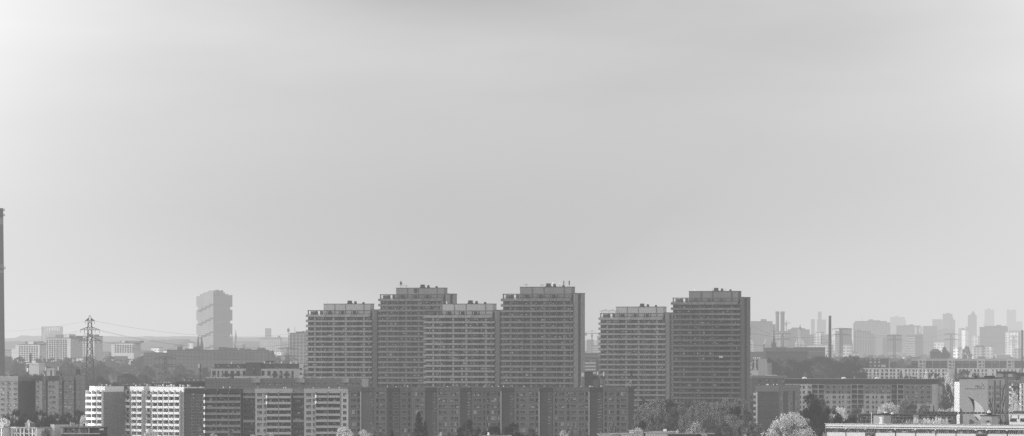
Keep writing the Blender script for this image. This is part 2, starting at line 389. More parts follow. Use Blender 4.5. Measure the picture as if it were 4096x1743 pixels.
# ------------------------------------------------------------------ residential towers (six, one short and one tall type)
def make_tower(name, label, u, vt, Y, n, group):
    W, D, P = 37.4, 16.3, 2.8
    k = Y / F; th = math.radians(-19)
    zt = n * P + 3.75 + 1.5
    loc = ((u - CU) * k, Y, H - (vt - VH) * k - zt)
    root = thing(name, label, 'tower block', loc, th, group)
    def bx(nm, m, *a, parent=None): return MB().box(*a).build(nm, M[m], parent or root)
    # core with a recessed stair strip in the right end wall
    mb = MB().box(0, W, 0, D, -25, zt - 3.2).box(22, W + .02, 9.0, D - .01, zt - 3.2, zt - .1)
    mb.build('wall', M['concrete2'], root)
    bx('end_pier', 'pier', W + .003, W + .8, .4, 5.6, -25, zt); bx('end_pier', 'pier', W + .003, W + .8, 10.3, D + .3, -25, zt)
    bx('stair_glazing', 'slabd', W + .003, W + .2, 5.61, 10.29, -25, zt - .3)
    mb = MB()
    for i in range(n + 1): MB().box(W + .21, W + .5, 5.61, 10.29, 4 + i * P, 4.28 + i * P).build('stair_landing', M['concrete2'], root)
    bx('roof_cap', 'dark', W - .6, W + .9, .2, D + .5, zt + .003, zt + .35)
    # terrace storey: perimeter beam on posts, panelled balustrade
    div = [0, 7.2, 10.9, 18.1, 25.3, 28.9, 36.4]
    mb = MB().box(-.2, W - .4, -.5, 0, zt - .42, zt).box(-.2, .3, 0, 9, zt - .42, zt)
    mb.build('roof_beam', M['concrete2'], root)
    for d in div: bx('post', 'concrete2', d + (.02 if d < 1 else 0), d + .5, -.45, -.02, zt - 2.4, zt - .425)
    for x0, x1, dp in ((10.9, 13.0, 1.5), (18.3, 20, 1.6), (25.4, 27.0, 1.6), (3.2, 4.6, 2.0)): bx('terrace_screen', 'dark', x0 + .51, x1 + .5, 1.0, dp, zt - 3.2, zt - .5)
    bx('terrace_wall', 'grey', .6, 4.9, 2.4, 2.6, zt - 3.2, zt - .6); bx('terrace_wall', 'grey', 6.1, 8.0, 2.4, 2.6, zt - 3.2, zt - .45)
    bx('terrace_rail', 'rail', -.2, W - .2, -.48, -.3, zt - 2.15, zt - 1.95)
    for a, b in zip(div, div[1:] + []):
        mb = MB().box(a + .16, b - .16, -1.3, -1.12, zt - 3.75, zt - 2.42).box(a + .16, b - .16, -1.119, -.004, zt - 3.75, zt - 3.55)
        if a == 0: mb = MB().box(-.8, b - .16, -1.3, -1.12, zt - 3.75, zt - 2.42).box(-.8, b - .16, -1.119, -.004, zt - 3.75, zt - 3.55).box(-.8, -.62, -1.118, 4, zt - 3.74, zt - 2.42)
        mb.build('terrace_panel', M['bandmat'], root)
    # penthouse
    ph = bx('penthouse', 'light', 8.0, W - 2.0, 3.0, 9.0, zt - 3.2, zt + 3.3)
    bx('penthouse_roof', 'dark', 7.85, W - 1.85, 2.85, 9.15, zt + 3.303, zt + 3.55, parent=ph)
    for x in (14.6, 20.9, 31.6): MB().tube((x, 2.9, zt - 2), (x, 2.9, zt + 3.2), .13, n=6).build('drain_pipe', M['dark'], ph)
    for x, s, hh in ((22.6, .95, 1.7), (25.9, .5, 1.35), (30.6, .4, .9)):
        MB().box(x - s, x + s, 5 - s, 5 + s, zt + 3.9, zt + 3.55 + hh).box(x - s * 1.4, x + s * 1.4, 5 - s * 1.4, 5 + s * 1.4, zt + 3.553, zt + 3.9).build('roof_vent', M['darkmetal'], ph)
    # balcony bands with dark railings, one per storey front and rear
    zb = zt - 3.75
    bal = MB().box(-.8, W + .3, -1.3, -1.16, 0, 1.02).box(-.8, W + .3, -1.159, -.004, 0, .2).box(-.8, -.65, -1.158, 3.5, .201, 1.0).box(W + .15, W + .3, -1.158, .35, .201, 1.0)
    bme = bal.mesh('balcony', M['bandmat'])
    rme = MB().box(-.75, W + .25, -1.27, -1.22, 1.34, 1.44).box(-.75, W + .25, -1.25, -1.23, 1.022, 1.2).mesh('railing', M['rail'])
    rear = MB().box(4, W + .2, D + .31, D + 1.9, 0, .2).box(4, W + .2, D + 1.75, D + 1.9, .201, 1.1).box(W + .05, W + .2, D + .31, D + 1.74, .201, 1.1)
    rear.v = [(x, y, z) for x, y, z in rear.v]; reme = rear.mesh('balcony', M['slabd'])
    pat = [(1.1, 2.3, 2), (2.7, 3.4, 1), (4.7, 7.0, 3), (8.4, 10.3, 2), (11.8, 14.2, 3), (15.7, 17.7, 2), (19.2, 21.4, 3), (22.9, 24.9, 2), (26.3, 28.5, 2), (29.9, 32.0, 3), (33.5, 34.1, 1), (34.4, 36.0, 2)]
    cnt = 0; over = MB(); rs = random.Random(n)
    for i in range(1, n + 1):
        z = zb - P * i
        b = put('balcony', bme, root, (0, 0, z)); put('railing', rme, b)
        if i < 20: put('balcony', reme, root, (0, 0, z + .1))
        for (x0, x1, s) in pat:
            w = round(x1 - x0, 1); zc = z + 1.83 + (-.12 if s == 1 else 0)
            if cnt < 100:
                pme, fme = window_meshes(w, 1.45, s, 'framed', 'pane'); o = put('window', pme, root, ((x0 + x1) / 2, -.02, zc)); put('frame', fme, o); cnt += 1
            else:
                over.box(x0, x1, -.07, .04, zc - .72, zc + .72); window_frame(over, w, 1.45, s, (x0 + x1) / 2, -.02, zc, 1)
    o = over.build('window', [M['pane'], M['framed']], root); o['kind'] = 'stuff'
    # pale facade panels between the windows, dividing walls
    mb = MB()
    for (x0, x1) in ((3.5, 4.5), (7.3, 8.2), (14.4, 15.5), (21.5, 22.7), (25.4, 26.1), (32.1, 33.3)): mb.box(x0, x1, -.03, .1, -20, zb - .05)
    mb.build('facade_panel', M['light'], root)
    for d in div[1:]: bx('partition_wall', 'mid', d - .09, d + .09, -1.12, -.035, -20, zb - .01)
    return root
TG = 'concrete residential tower blocks'
T_S = make_tower('tower_block', 'leftmost short concrete tower block with long balcony bands', cB(351), 309.2, 3210, 20, TG)
T_L = make_tower('tower_block', 'tall balcony tower with an antenna mast on its penthouse, half hidden by a shorter tower', cB(839), 293.3, 3175, 24, TG)
def dup_tower(src, n, label, u, vt, Y):
    t = copy_tree(src); k = Y / F; zt = n * 2.8 + 5.25
    t.location = ((u - CU) * k, Y, H - (vt - VH) * k - zt); t['label'] = label; return t
T3 = dup_tower(T_S, 20, 'short balcony tower overlapping the taller one with the antenna mast', cB(1146), 309.6, 3013)
T4 = dup_tower(T_L, 24, 'tall balcony tower with three slim antennas on its roof, left of the open gap', 503.1, 292.8, 2966)
T5 = dup_tower(T_S, 20, 'short balcony tower right of the open gap with a row of small roof aerials', cC(597), 312.1, 3235)
T6 = dup_tower(T_L, 24, 'tall balcony tower, rightmost of the group above the trees', 673.0, 296.7, 3130)
def antenna(root, x, y, z, h, style='panel', m=None):
    mb = MB().tube((x, y, z), (x, y, z + h), .09, n=5)
    if style == 'panel':
        mb.box(x - .25, x + .25, y - .22, y + .1, z + h - 1.9, z + h + .1, 1)
    elif style == 'mast':
        for q in range(4): mb.box(x - .5 + .33 * q, x - .3 + .33 * q, y - .15, y + .15, z + h * (.35 + .12 * (q % 2)), z + h * (.8 - .1 * (q % 2)))
        mb.tube((x - 1.5, y, z + h * .3), (x + 1.6, y, z + h * .3), .06); mb.tube((x + 1.2, y, z), (x + 1.2, y, z + h * .45), .06); mb.tube((x - .5, y, z + h * .6), (x + .5, y, z + h * .6), .06)
    elif style == 'yagi':
        mb.tube((x - 1.1, y, z + h), (x + 1.1, y, z + h), .05)
        for q in (-.9, -.3, .3, .9): mb.tube((x + q, y, z + h - .35), (x + q, y, z + h + .35), .04)
    mb.build('antenna', [M['darkmetal'], M[m or 'bright']], root)
z_l = 24 * 2.8 + 5.25 + 3.55; z_s = 20 * 2.8 + 5.25 + 3.55
antenna(T_L, 10.4, 4, z_l, 4.2, 'mast', 'darkmetal'); antenna(T_L, 13.5, 4, z_l, 1.1, 'yagi')
MB().box(18.5, 20, 2.6, 2.99, z_l - 2.7, z_l - .5).build('service_ladder', M['darkmetal'], T_L)
antenna(T_S, 10.0, 4, z_s, 1.2, 'panel'); antenna(T3, 10, 4, z_s, 1.0, 'panel')
for x, m in ((29.2, 'bright'), (31.3, 'metal'), (34.2, 'darkmetal')): antenna(T4, x, 3.5, z_l, 2.9, 'panel', m)
antenna(T4, 11, 4, z_l, 1.2, 'yagi'); antenna(T4, 19.5, 4, z_l, .9, 'yagi')
MB().cyl(25.4, 5, z_l, z_l + .8, .35, .35, 10).lathe(25.4, 5, [(.35, z_l + .8), (.75, z_l + 1.2), (.7, z_l + 1.9), (.4, z_l + 2.1), (.01, z_l + 2.12)], 12).build('vent_cowl', M['bright'], T4)
for i in range(7): antenna(T5, .6 + i * 1.35, -.2, z_s - 3.55, 1.15 + .3 * (i % 3), 'yagi')
antenna(T6, 11, 4, z_l, 1.3, 'panel')
for x in (20.5, 27.6): antenna(T6, x, 5, z_l, 1.1, 'none')
def restone(root, mp):
    for ch in root.children_recursive:
        if ch.type != 'MESH': continue
        for sl in ch.material_slots:
            for k_, v_ in mp.items():
                if sl.material is M[k_]: sl.link = 'OBJECT'; sl.material = M[v_]; break
restone(T_L, dict(bandmat='bandmid', light='mid', concrete2='slabd')); restone(T4, dict(bandmat='bandmid', light='mid'))
restone(T6, dict(bandmat='banddark', light='grey', concrete2='slabd', slabd='dark', mid='slabd', pier='pierd'))
MB().box(26.2, 28.4, -1.5, -1.34, 40.2, 41.4).build('awning', M['awn'], T6)
MB().box(12.2, 16.0, -1.5, -1.34, 51.0, 51.2).build('awning', M['awn'], T5)
MB().box(12.2, 14.6, -1.5, -1.34, 47.1, 47.4).build('awning', M['awn'], T_S)

# ------------------------------------------------------------------ white block and its neighbours (lower left)
W1 = B('apartment_block', 'leftmost bright white balcony block with a smooth grey end wall', 'apartment block', wU(92), wU(398), 385.1, 2795, -58, 10.4)
zt = W1.zt
W1.box('wall', 'white', 0, W1.w - 1.2, 1.3, 10.3, -5, zt - 2.6)
W1.box('end_wall', 'mid', W1.w - 1.2, W1.w, -.3, 10.4, -5, zt - 2.62)
W1.box('attic', 'white', 1.6, W1.w + .05, .2, 10.4, zt - 2.6, zt); W1.box('roof', 'roof', 1.8, W1.w - .15, .4, 10.2, zt + .003, zt + .15)
def balc_stack(b, cols, fu, zy, fv, rows, pitch, m='white', proj=1.2, ph=.88, wall=None, div=True, dark=None, winh=1.35, y=0, wind=None, skip=0, divm=None, backm=None):
    """stacked balconies: cols are x ranges in a crop, zy the row of the first parapet's lower edge"""
    rs = random.Random(len(cols) * 13 + rows)
    for ci, (c0, c1) in enumerate(cols):
        x0, x1 = b.X(fu(c0)), b.X(fu(c1))
        z0 = b.Z(fv(zy), x0)
        for r in range(rows):
            z = z0 - pitch * r
            mm = m
            if dark and rs.random() < dark[1]: mm = dark[0]
            b.balcony(x0, x1, z, proj, ph, mm, y=y)
            w = x1 - x0; zc = z + 1.5 + .1
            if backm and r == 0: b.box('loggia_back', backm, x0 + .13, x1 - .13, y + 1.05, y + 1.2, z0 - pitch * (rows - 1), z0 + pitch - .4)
            b.win(x0 + w * .34, zc, w * (.56 if backm else .40), 1.5, 2, y + .95 if y == 0 and wall is None else y, pm=wind or 'pane', name='window')
            b.win(x0 + w * (.80 if backm else .74), zc - .2, w * (.24 if backm else .2), 1.9, 1, y + .95 if y == 0 and wall is None else y, pm=wind or 'pane', name='balcony_door')
        if div:
            zz0 = z0 - pitch * (rows - 1) - .2; zz1 = z0 + pitch - .1
            for x in (x0, x1): b.box('partition_wall', divm or m, x - .12, x + .12, y - proj + .11, y + 1.29 if wall is None else y - .004, zz0, zz1)
P1 = 106 / 18.04 * W1.k
balc_stack(W1, [(98, 192), (200, 288), (296, 384)], wU, 357, wV, 8, P1, wall=None, backm='grey')
W1.finish()
W2 = B('apartment_block', 'longest bright white balcony block, between the smooth grey end wall and dark block', 'apartment block', wU(735), wU(1845), 385.25, 2789, -58, 10.5)
zt = W2.zt; X2 = lambda a: W2.X(wU(a))
for (a, b_, y0) in ((735, 858, 2.5), (858, 1110, 0), (1110, 1245, 2.2), (1245, 1845, -.4)):
    W2.box('wall', 'white', X2(a), X2(b_) - (.003 if b_ < 1800 else 0), y0 + 1.3, 10.5, -5, zt - 2.4)
    W2.box('attic', 'white' if a > 740 else 'slab', X2(a) - (0 if a > 740 else .3), X2(b_) - .003, y0 - .2 + (0.5 if a == 1110 else 0), 10.5, zt - 2.4, zt)
W2.box('end_wall', 'slab', X2(1808), X2(1846), -.5, 0.88, -5, zt - 2.42)
W2.box('end_wall', 'slab', X2(1846), X2(1846) + .25, -.49, 10.5, -5, zt - 2.42)
W2.box('roof', 'roof', .5, W2.w - .3, 3, 10.3, zt + .003, zt + .16)
P2 = 105 / 18.04 * W2.k
balc_stack(W2, [(762, 850)], wU, 352, wV, 8, P2, y=1.2, dark=('mid', .6), backm='grey')
balc_stack(W2, [(920, 1004), (1016, 1106)], wU, 358, wV, 8, P2, y=0, backm='grey')
balc_stack(W2, [(1150, 1238)], wU, 360, wV, 8, P2, y=1.0, dark=('mid', .5), backm='grey')
balc_stack(W2, [(1308, 1400), (1408, 1498), (1508, 1600), (1608, 1698), (1706, 1800)], wU, 362, wV, 8, P2, y=-.4, backm='grey')
for r in range(8):
    for (c0, c1, y) in ((733, 750, 3.75), (880, 908, 1.25), (1268, 1298, .85)):
        W2.win((X2(c0) + X2(c1)) / 2, W2.Z(wV(290 + 105 * r), X2(c0)), abs(X2(c1) - X2(c0)), 1.5, 2, y, name='narrow_window')
rsr = random.Random(3)
for b_, n in ((W1, 7), (W2, 22)):
    for i in range(n):
        x = rsr.uniform(1, b_.w - 1); y = rsr.uniform(3.5, 7); hh = rsr.uniform(.4, 1.1)
        MB().box(x - .25, x + .25, y - .25, y + .25, b_.zt + .16, b_.zt + .16 + hh).build('roof_vent', M[rsr.choice(['bright', 'metal', 'bright'])], b_.root)
W2.finish()

# long block, left half
M1 = B('apartment_block', 'long dark block with grey balcony bays, right of the white block', 'apartment block', wU(1852), mU(2356), 387.0, 2735, -12, 12)
zt = M1.zt; X1 = lambda a: M1.X(mU(a)); zz = lambda zy: M1.Z(mV(zy), 25)
P3 = 95.2 / 15.85 * M1.k
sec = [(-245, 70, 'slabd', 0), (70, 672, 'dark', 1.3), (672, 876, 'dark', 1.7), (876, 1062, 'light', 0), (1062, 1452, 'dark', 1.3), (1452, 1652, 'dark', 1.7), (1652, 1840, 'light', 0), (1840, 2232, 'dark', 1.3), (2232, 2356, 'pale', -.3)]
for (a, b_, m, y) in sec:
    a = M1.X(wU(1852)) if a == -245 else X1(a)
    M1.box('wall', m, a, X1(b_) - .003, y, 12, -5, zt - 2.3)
for (a, b_, m, y) in ((-245, 674, 'deep', -.1), (676, 872, 'mid', .4), (872, 1470, 'light', -.1), (1472, 1650, 'mid', .4), (1650, 2356, 'light', -.1)):
    M1.box('attic', m, max(0, X1(a)), X1(b_) - .003, y - .3, 12, zt - 2.3, zt - .2)
M1.box('roof', 'roof', .3, M1.w - .3, .4, 11.7, zt - .197, zt - .05); M1.box('roof_edge', 'metal', .2, M1.w - .2, -.45, -.25, zt - .2, zt - .02)
balc_stack(M1, [(80, 262), (268, 456), (464, 650)], mU, 404, mV, 8, P3, m='mid', y=1.3, proj=2.2, wall=1, divm='grey')
balc_stack(M1, [(684, 868)], mU, 424, mV, 8, P3, m='deep', y=1.7, proj=1.7, wall=1, dark=('mid', .25), divm='grey')
balc_stack(M1, [(1064, 1250), (1256, 1448)], mU, 424, mV, 8, P3, m='light', y=1.3, proj=2.2, wall=1, divm='mid')
balc_stack(M1, [(1472, 1646)], mU, 420, mV, 8, P3, m='deep', y=1.7, proj=1.7, wall=1, dark=('mid', .3), divm='grey')
balc_stack(M1, [(1842, 2030), (2036, 2228)], mU, 416, mV, 8, P3, m='light', y=1.3, proj=2.2, wall=1, divm='mid')
rows = [zz(350) - P3 * i for i in range(8)]
W3 = [(M1.X(wU(a)), M1.X(wU(b_)), n) for a, b_, n in ((1968, 2012, 2), (2065, 2138, 3), (2168, 2196, 1))]
for z in rows:
    for (x0, x1, n) in W3: M1.win((x0 + x1) / 2, z, x1 - x0, 1.55, n, 0, name='left_window')
M1.wins(M1.xs([(908, 982, 4), (1010, 1040, 2), (1686, 1760, 4), (1790, 1816, 2)], mU), [z - .6 for z in rows], 1.5, 0, name='bay_window')
M1.wins(M1.xs([(2272, 2322, 2)], mU), [z - .5 for z in rows], 1.5, -.3, name='end_window')
for b_, n in ((M1, 22),):
    for i in range(n):
        x = rsr.uniform(1, b_.w - 1); hh = rsr.uniform(.4, .8)
        MB().box(x - .2, x + .2, 1.2, 1.6, zt - .05, zt + hh).build('roof_vent', M[rsr.choice(['bright', 'metal', 'dark'])], b_.root)
M1.finish()

# white panels added at left balcony corners, angled to catch the sun
def sun_panels(zx, zy, rows, y, proj, wpx=26, m='white'):
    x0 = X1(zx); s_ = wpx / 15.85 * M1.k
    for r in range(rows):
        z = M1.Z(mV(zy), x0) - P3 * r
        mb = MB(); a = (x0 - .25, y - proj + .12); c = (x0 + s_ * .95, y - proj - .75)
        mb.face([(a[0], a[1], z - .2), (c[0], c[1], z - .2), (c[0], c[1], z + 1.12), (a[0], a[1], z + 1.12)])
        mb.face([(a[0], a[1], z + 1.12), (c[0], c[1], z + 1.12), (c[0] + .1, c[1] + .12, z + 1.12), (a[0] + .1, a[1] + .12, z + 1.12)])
        mb.build('added_sun_panel', M[m], M1.root)
sun_panels(70, 404, 8, 1.3, 2.2); sun_panels(1056, 424, 2, 1.3, 2.2); sun_panels(1836, 416, 2, 1.3, 2.2)
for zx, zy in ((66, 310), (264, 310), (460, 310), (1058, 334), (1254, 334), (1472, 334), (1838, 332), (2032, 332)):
    x0 = X1(zx); z = M1.Z(mV(zy), x0); MB().face([(x0, 1.0, z), (x0 + .75, -.95, z), (x0 + .75, -.95, z + .55), (x0, 1.0, z + .55)]).build('added_bright_tip', M['white'], M1.root)  # lit partition tips put in as added angled white pieces
# long block, right half
M2 = B('apartment_block', 'long grey slab block in the middle foreground with window rows and stair strips', 'apartment block', 348.8, oU(2155), 386.0, 2718, 2.0, 12)
zt = M2.zt; Xn = lambda a: M2.X(nU(a)); Xo = lambda a: M2.X(oU(a))
P4 = 104 / 17.17 * M2.k
segs = [(0, Xn(193), 'slab', 0), (Xn(193), Xn(412), 'grey', .5), (Xn(412), Xn(632), 'slab', 0), (Xn(632), Xn(858), 'slabd', .15), (Xn(858), Xn(1062), 'grey', 0), (Xn(1062), Xn(1292), 'slab', -.2), (Xn(1292), Xn(1492), 'slabd', .5),
        (Xn(1492), Xn(1892), 'slab', 0), (Xn(1892), Xn(2090), 'slabd', .5), (Xn(2090), Xo(100), 'grey', 0), (Xo(100), Xo(300), 'slabd', .5), (Xo(300), Xo(690), 'slab', 0), (Xo(690), Xo(900), 'slabd', .5), (Xo(900), Xo(1074), 'slab', .1),
        (Xo(1074), Xo(1464), 'slab', -.1), (Xo(1464), Xo(1672), 'slabd', .5), (Xo(1672), Xo(1846), 'slab', .1), (Xo(1846), Xo(2066), 'slab', -.1), (Xo(2066), M2.w, 'slabd', .1)]
ZA = zt - 2.05
for i, (a, b_, m, y) in enumerate(segs):
    M2.box('wall', m, a, b_ - .004, y, 12, -5, ZA)
    M2.box('attic', m, a, b_ - .004, y - .25 if y < .4 else .1, 12, ZA + .003, zt - .2)
for a in (Xn(193), Xo(100), Xo(690), Xo(1464)): M2.box('wall_edge', 'pale', a - .45, a - .008, -.25, -.005, -5, ZA - .05)
mbv = MB()
x = 2.0
while x < M2.w - 1:
    mbv.box(x - .14, x + .14, -.53, .2, ZA + .85, ZA + 1.12); x += 2.35
M2.part('attic_openings', mbv, 'deep')
M2.box('roof', 'roof', .3, M2.w - .3, .6, 11.7, zt - .197, zt - .08); M2.box('roof_edge', 'metal', .1, M2.w - .1, -.5, -.3, zt - .2, zt - .03)
zr = [M2.Z(nV(309), 30) - P4 * i for i in range(8)]
L1_ = [(18, 102, 4), (128, 162, 1), (452, 488, 1), (516, 598, 4), (680, 715, 1), (748, 830, 4), (888, 968, 4), (1000, 1034, 1), (1122, 1192, 3), (1210, 1254, 2), (1526, 1576, 2), (1600, 1658, 3), (1728, 1784, 3), (1800, 1858, 2), (2126, 2168, 2), (2186, 2254, 3), (2296, 2316, 1), (2356, 2392, 1), (2432, 2512, 4), (2540, 2574, 1)]
L2_ = [(335, 364, 1), (396, 468, 4), (531, 604, 4), (632, 664, 1), (930, 960, 1), (996, 1068, 4), (1118, 1150, 1), (1178, 1250, 4), (1302, 1376, 4), (1404, 1436, 1), (1702, 1728, 1), (1768, 1840, 4), (1888, 1922, 1), (1950, 2026, 4)]
allw = M2.xs(L1_, nU) + M2.xs(L2_, oU)
def seg_y(x):
    for a, b_, m, y in segs:
        if a <= x < b_: return y
    return 0
for ri, z in enumerate(zr):
    for (x0, x1, n) in allw:
        xm = (x0 + x1) / 2
        M2.win(xm, z, x1 - x0, 1.5, n, seg_y(xm), fm='framed' if n == 1 else 'frame', pm='panel_l' if (n > 1 and 350 < xm / M2.w * 287 and False) else 'pane')
stairs = M2.xs([(344, 400), (1425, 1476), (2024, 2066)], nU) + M2.xs([(236, 290), (826, 880), (1598, 1650)], oU)
for si, (x0, x1, _) in enumerate(stairs):
    for r in range(15):
        z = M2.Z(nV(293), 30) - P4 / 2 * r
        M2.win((x0 + x1) / 2, z, x1 - x0, .62, 2, .5, fm='light' if False else 'frame', pm='panel_l' if si == 2 else 'pane', name='stair_window')
for i in range(30):
    x = rsr.uniform(2, M2.w - 2); hh = rsr.uniform(.35, .7)
    MB().box(x - .22, x + .22, .8, 1.3, zt - .08, zt + hh).build('roof_vent', M[rsr.choice(['bright', 'metal', 'dark', 'bright'])], M2.root)
# roof-top plant above the gap between the towers
def zg_(zy): return M2.Z(gV(zy), 80)
hx = lambda a: M2.X(gU(a))
rt = M2.box('roof_hut', 'slabd', hx(155), hx(285), 3, 8, zt - .07, zg_(800)); M2.box('hut_roof', 'dark', hx(150), hx(290), 2.8, 8.2, zg_(800) + .003, zg_(795), parent=rt)
M2.box('roof_hut', 'grey', hx(288), hx(376), 3, 7, zt - .07, zg_(850)); M2.box('hut_window', 'deep', hx(290), hx(355), 2.93, 3.1, zg_(912), zg_(862))
tk = MB().cyl((hx(375) + hx(485)) / 2, 4.5, zt - .07, zg_(905), (hx(485) - hx(375)) / 2, (hx(485) - hx(375)) / 2, 18); M2.part('water_tank', tk, 'slab')
for zx, top, h, m in ((118, 812, 60, 'bright'), (141, 812, 60, 'bright'), (360, 795, 75, 'bright'), (455, 795, 72, 'bright'), (478, 795, 60, 'metal')):
    x = hx(zx); z1 = zg_(top); z0 = zg_(top + h)
    MB().tube((x, 4, zt - .05), (x, 4, z1), .08, n=5).box(x - .3, x + .3, 3.6, 3.95, z0, z1, 1).build('antenna', [M['darkmetal'], M[m]], M2.root)
xm = Xo(2124); zq = M2.Z(oV(65), 110)
MB().tube((xm, 4, zt), (xm, 4, zq), .12, n=5).tube((xm, 4, zt + 3.3), (Xo(2028), 4, zt + .1), .09, mi=1).tube((xm, 4, zt + 3.3), (Xo(2100), 3, zt + .1), .07, mi=1).box(xm - .45, xm - .1, 3.7, 4.2, zq - 3, zq - .3).box(xm + .15, xm + .4, 3.7, 4.2, zq - 2.4, zq - .1).build('antenna', [M['darkmetal'], M['bright']], M2.root)
M2.finish()

# block behind with the long roof
K = B('apartment_block', 'dark block behind the front blocks with three pale bulging attic panels', 'apartment block', 205, mU(2680), 377.2, 3010, -3, 12)
zt = K.zt; Xk = lambda a: K.X(mU(a))
K.box('wall', 'slab', 0, K.w, 0, 12, -5, zt - 2.3); K.box('attic', 'slab', -.1, K.w, -.2, 12, zt - 2.3, zt - .2)
K.box('roof', 'roof', .2, K.w - .2, .1, 11.8, zt - .197, zt - .05)
for a, b_ in ((815, 962), (1512, 1666), (2232, 2370)):
    x0, x1 = Xk(a), Xk(b_); mb = MB(); n = 6
    for i in range(n):
        t0 = i / n; t1 = (i + 1) / n
        y0 = -.2 - 1.5 * t0 ** 2; y1 = -.2 - 1.5 * t1 ** 2
        mb.face([(x0 + (x1 - x0) * t0, y0, zt - 2.25), (x0 + (x1 - x0) * t1, y1, zt - 2.25), (x0 + (x1 - x0) * t1, y1, zt - .1), (x0 + (x1 - x0) * t0, y0, zt - .1)])
    mb.box(x1 - .3, x1, -1.7, -.15, zt - 2.25, zt - .1); K.part('attic_panel', mb, 'mid')
K.wins(K.xs([(832, 856, 1), (890, 956, 3), (1004, 1026, 1), (1060, 1120, 4), (1170, 1236, 4), (1264, 1286, 1), (1536, 1558, 1), (1600, 1662, 3), (1706, 1730, 1), (1760, 1826, 4), (1876, 1940, 4), (1966, 1992, 1), (2240, 2262, 1), (2304, 2366, 3), (2414, 2436, 1), (2468, 2532, 4)], mU), [K.Z(mV(198)), K.Z(mV(198)) - 2.8], 1.4)
for zy in (188, 231): K.wins(K.xs([(736, 780, 2), (1438, 1486, 2), (2144, 2192, 2)], mU), [K.Z(mV(zy))], .6, name='stair_window')
K.box('end_bay', 'light', K.X(nU(200)), K.X(nU(318)), -.4, -.005, -4, zt - .3)
for a, b_, t, bt in ((70, 430, 98, 126), (522, 1096, 84, 112)): K.box('roof_hut', 'pale', Xk(a), Xk(b_), 5, 9, K.Z(mV(bt)) - 1, K.Z(mV(t)))
for i in range(16):
    x = rsr.uniform(1, K.w - 2); MB().box(x - .22, x + .22, 1.2, 1.6, zt - .05, zt + rsr.uniform(.2, .7)).build('roof_vent', M[rsr.choice(['bright', 'dark', 'metal'])], K.root)
K.finish()
for i, (a, b_, vt, lab) in enumerate(((124, 150, 383.6, 'lowest sliver of dark flat roof behind the white block, left end'), (150, 176, 381.9, 'sliver of dark flat roof behind the white block, middle step'), (176, 206, 379.8, 'dark flat roof step directly left of the long block behind'))):
    q = B('apartment_block', lab, 'apartment block', a, b_ - .02, vt, 3020, -3, 12); q.shell('dark', 'roof', 'dark', 1.2)
    for j in range(6):
        x = rsr.uniform(1, q.w - 1); MB().box(x - .2, x + .2, 1.2, 1.6, q.zt - .1, q.zt + rsr.uniform(.3, .7)).build('roof_vent', M[rsr.choice(['bright', 'dark', 'bright'])], q.root)
# phone mast behind white block
p = world(bU(545), bV(880), 3000)
t = thing('radio_mast', 'slim radio mast with white panel antennas above the roofs behind the white block', 'antenna mast', (p.x, 3005, 27)); hM = p.z - 27
MB().tube((0, 0, 0), (0, 0, hM), .22, .12, 6).tube((0, 0, hM * .45), (1.8, 0, 0), .08).tube((0, 0, hM * .45), (-1.4, 0, 0), .08).build('mast_pole', M['darkmetal'], t)
MB().box(-.95, -.3, -.5, .2, hM - 2.0, hM).build('panel_antenna', M['bright'], t); MB().box(.2, .6, -.2, .3, hM - 2.1, hM - .1).build('panel_antenna', M['metal'], t)
#@@SECTION left
# ------------------------------------------------------------------ left edge: smokestack, slab block, low houses
def simple_win_grid(b, cols, rows, h, y=0, **kw): b.wins(cols, rows, h, y, **kw)
p0 = world(-1.2, 209, 4300)
st = thing('smokestack', 'very tall concrete smokestack cut off by the left picture edge', 'smokestack', (p0.x, 4300, g(4300)))
hs = p0.z - g(4300); r1 = 4.4 * 4300 / F; r0 = 6.6 * 4300 / F
MB().lathe(0, 0, [(r0, -3), (r1, hs)], 24).cyl(0, 0, hs, hs + .6, r1, r1, 24).build('shaft', M['concrete2'], st)
for v in (211.0, 216, 268):
    z = H - (v - VH) * 4300 / F - g(4300); rr = r1 + (r0 - r1) * (hs - z) / hs
    mb = MB().cyl(0, 0, z, z + .35, rr + 1.2, rr + 1.2, 20)
    for i in range(20):
        a = 2 * PI * i / 20; mb.tube(((rr + 1.1) * math.cos(a), (rr + 1.1) * math.sin(a), z + .3), ((rr + 1.1) * math.cos(a), (rr + 1.1) * math.sin(a), z + 1.6), .07)
    mb.lathe(0, 0, [(rr + 1.15, z + 1.5), (rr + 1.15, z + 1.65)], 20); mb.build('gallery', M['darkmetal'], st)
for v0_, v1_ in ((217, 223.5), (263.5, 267.5), (269, 272)):
    za_, zb2 = [H - (q_ - VH) * 4300 / F - g(4300) for q_ in (v1_, v0_)]; ra = [r1 + (r0 - r1) * (hs - q_) / hs + .03 for q_ in (za_, zb2)]
    MB().lathe(0, 0, [(ra[0], za_), (ra[1], zb2)], 24).build('marker_band', M['mid'], st)
MB().tube((r1 * .9 - 1.2, -r0 * .9, 0), (r1 * .9 - 1.4, -r1 * .72, hs), .22).build('climbing_ladder', M['dark'], st)
MB().tube((-1.0, 0, hs), (-1.0, 0, hs + 14), .25, .1).build('lightning_rod', M['darkmetal'], st)

